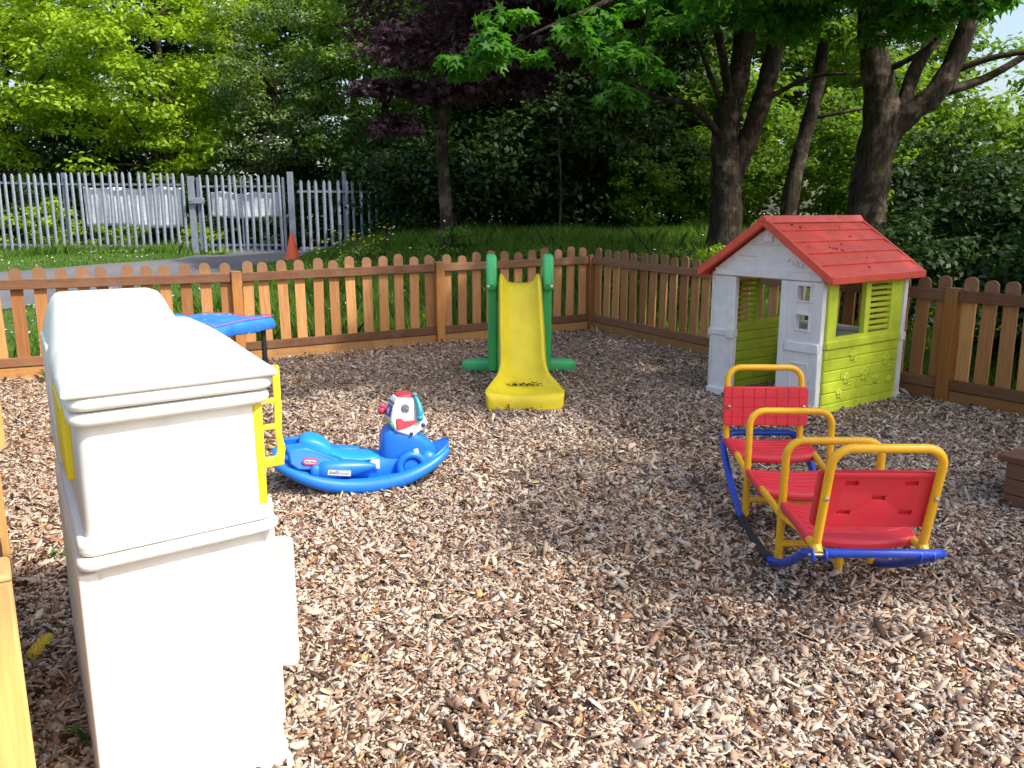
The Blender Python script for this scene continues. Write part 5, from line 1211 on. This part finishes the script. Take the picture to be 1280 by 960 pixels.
# grass
def blades(name, n, xr, yr, hgt, wid, mat, keep, label, lean=.35, cat='grass'):
    x = rng.uniform(xr[0], xr[1], n); y = rng.uniform(yr[0], yr[1], n); k = keep(x, y); x, y = x[k], y[k]; n = len(x)
    z = terrain(x, y) - .01; h = hgt * rng.uniform(.45, 1.25, n) * (.8 + .3 * np.sin(x * 2.1) * np.sin(y * 1.7)); a = rng.uniform(0, 2 * np.pi, n); w = wid * rng.uniform(.6, 1.3, n)
    dx, dy = np.cos(a), np.sin(a); la = rng.uniform(0, 2 * np.pi, n); l = h * lean * rng.uniform(.3, 1.5, n)
    lx, ly = np.cos(la) * l, np.sin(la) * l
    P = np.stack([np.stack([x - dx * w, y - dy * w, z], -1), np.stack([x + dx * w, y + dy * w, z], -1), np.stack([x + lx * .35 + dx * w * .7, y + ly * .35 + dy * w * .7, z + h * .6], -1), np.stack([x + lx, y + ly, z + h], -1), np.stack([x + lx * .35 - dx * w * .7, y + ly * .35 - dy * w * .7, z + h * .6], -1)], 1)
    me = np_mesh(name, P.reshape(-1, 3), np.full(n, 5), np.arange(n * 5), M[mat])
    at = me.attributes.new('tint', 'FLOAT', 'POINT'); at.data.foreach_set('value', np.repeat(np.clip(rng.normal(.5, .25, n), 0, 1), 5).astype(np.float32))
    o = link(name, me); tag(o, label, cat, kind='stuff')
    return o
notpath = lambda x, y: ~in_poly(x, y, PATH_POLY) & (pen_dist(x, y) > .08)
blades('lawn_grass', 130000, (-14, 2), (7, 18.4), .085, .006, 'grass', lambda x, y: notpath(x, y) & (x < -1.2 + .0 * y), 'short green lawn grass between the picket fence, path and palisade')
blades('long_grass', 90000, (-4.6, 10), (6, 18), .30, .006, 'grass_long', lambda x, y: notpath(x, y) & (pen_dist(x, y) > .35) & (x > -4.4 + .12 * (y - 9)), 'long uncut grass on the shaded bank behind the back fence', .5)
blades('long_grass', 14000, (-14, -7), (17.6, 19.2), .3, .006, 'grass', lambda x, y: notpath(x, y), 'tufts of grass along the foot of the palisade', .5)
def daisies(n, keep, name, mat, hgt, size, label, xr=(-13, 1), yr=(7, 18)):
    x = rng.uniform(*xr, n); y = rng.uniform(*yr, n); k = keep(x, y) & (np.sin(x * 1.9 + 1) * np.sin(y * 1.4) > -.35); x, y = x[k], y[k]
    c = np.stack([x, y, terrain(x, y) + hgt * rng.uniform(.7, 1.2, len(x))], -1)
    nr = np.tile([0, -.35, .9], (len(x), 1)) + rng.normal(0, .3, (len(x), 3))
    T = np.array([(math.cos(a), math.sin(a), 0) for a in np.linspace(0, 2 * np.pi, 9)[:-1]])
    tag(link(name, leaf_mesh(name, c, nr, rng.uniform(.6, 1.2, len(x)) * size, T, M[mat], rng.uniform(0, 1, len(x)))), label, 'flowers', kind='stuff')
daisies(1500, lambda x, y: notpath(x, y) & (x < -1), 'daisies', 'blossom', .085, .014, 'white daisies dotted through the lawn grass')
M['buttercup'] = leaf_mat('buttercup_yellow', (.7, .55, .02), (.85, .7, .04), .2, (1, 1, 1))
daisies(70, lambda x, y: notpath(x, y), 'buttercups', 'buttercup', .42, .025, 'yellow buttercups in the long grass right of the gate', (-3.4, -2.2), (13.5, 16.5))
daisies(130, lambda x, y: notpath(x, y), 'cow_parsley', 'blossom', .5, .016, 'white cow parsley heads in the shaded long grass', (-2, 8), (11.5, 16))
# weeds in the corner by the toy kitchen and a few pulled stalks
def weed(label, x, y, n, s, spread=.6):
    t = thing('weed', label, 'weed', (x, y, gzf(x, y) + .005), 0, 'weeds in the wood chips')
    b = MB()
    for k in range(n):
        a = random.uniform(0, 6.28); l = s * random.uniform(.6, 1.2)
        P = smooth_path([(0, 0, 0), (math.cos(a) * l * spread * .4, math.sin(a) * l * spread * .4, l * .5), (math.cos(a) * l * spread, math.sin(a) * l * spread, l * .62)], 3); b.tube(P, interp([.004, .003, .0015], len(P)), 5)
    b.build('stalk', M['weed'], t)
    n2 = n * 4; a = rng.uniform(0, 6.28, n2); r = rng.uniform(.1, 1, n2) * s * spread
    c = np.stack([np.cos(a) * r, np.sin(a) * r, s * rng.uniform(.15, .65, n2)], -1)
    link('leaf', leaf_mesh('leaf', c, np.tile([0, 0, 1.], (n2, 1)) + rng.normal(0, .4, (n2, 3)), rng.uniform(.02, .045, n2), T_LEAF, M['weed'], rng.uniform(0, 1, n2)), t)
weed('long drooping green weed stalks on the chips beside the toy corn cob', -1.36, 2.66, 5, .22, 1.2)
weed('small green weed against the brown left post', -1.86, 3.18, 3, .06)
weed('leafy weeds in the corner under the left end of the back fence', -3.9, 6.85, 12, .16)
weed('thin green sprig at the foot of the orange post at the bottom left', -1.12, 1.98, 4, .12, 1.0)

# ------------------------------------------------------------------ light, sky, camera
SUN = Vector((.80, -.50, 0)).normalized(); EL = R(50)
sv = Vector((SUN.x * math.cos(EL), SUN.y * math.cos(EL), math.sin(EL)))
sl_ = bpy.data.lights.new('sun', 'SUN'); sl_.energy = 3.3; sl_.angle = R(1.2); sl_.color = (1, .945, .865)
so = bpy.data.objects.new('sun', sl_); COL.objects.link(so); so.rotation_euler = sv.to_track_quat('Z', 'Y').to_euler(); so.location = (10, -8, 15)
w = bpy.data.worlds.new('World'); scene.world = w; w.use_nodes = True; nt = w.node_tree
sky = nt.nodes.new('ShaderNodeTexSky'); sky.sky_type = 'NISHITA'; sky.sun_disc = False; sky.sun_elevation = EL; sky.sun_rotation = math.atan2(SUN.x, SUN.y); sky.air_density = 1.2; sky.dust_density = 3.5
nt.links.new(sky.outputs[0], nt.nodes['Background'].inputs[0]); nt.nodes['Background'].inputs[1].default_value = .15
cam = bpy.data.cameras.new('camera'); co = bpy.data.objects.new('camera', cam); COL.objects.link(co)
co.location = (0, 0, 1.4); co.rotation_euler = (R(90 - 11.68), 0, 0); cam.sensor_fit = 'HORIZONTAL'; cam.sensor_width = 36; cam.lens = 1040 / 1280 * 36; cam.clip_start = .05; cam.clip_end = 3000
scene.camera = co
scene.render.engine = 'CYCLES'
scene.cycles.max_bounces = 8; scene.cycles.transmission_bounces = 4; scene.cycles.diffuse_bounces = 4
vs_ = scene.view_settings; scene.display_settings.display_device = 'sRGB'; vs_.view_transform = 'Standard'; vs_.look = 'None'; vs_.gamma = 1; vs_.exposure = .78; vs_.use_curve_mapping = False
scene.render.resolution_x, scene.render.resolution_y = 1024, 768
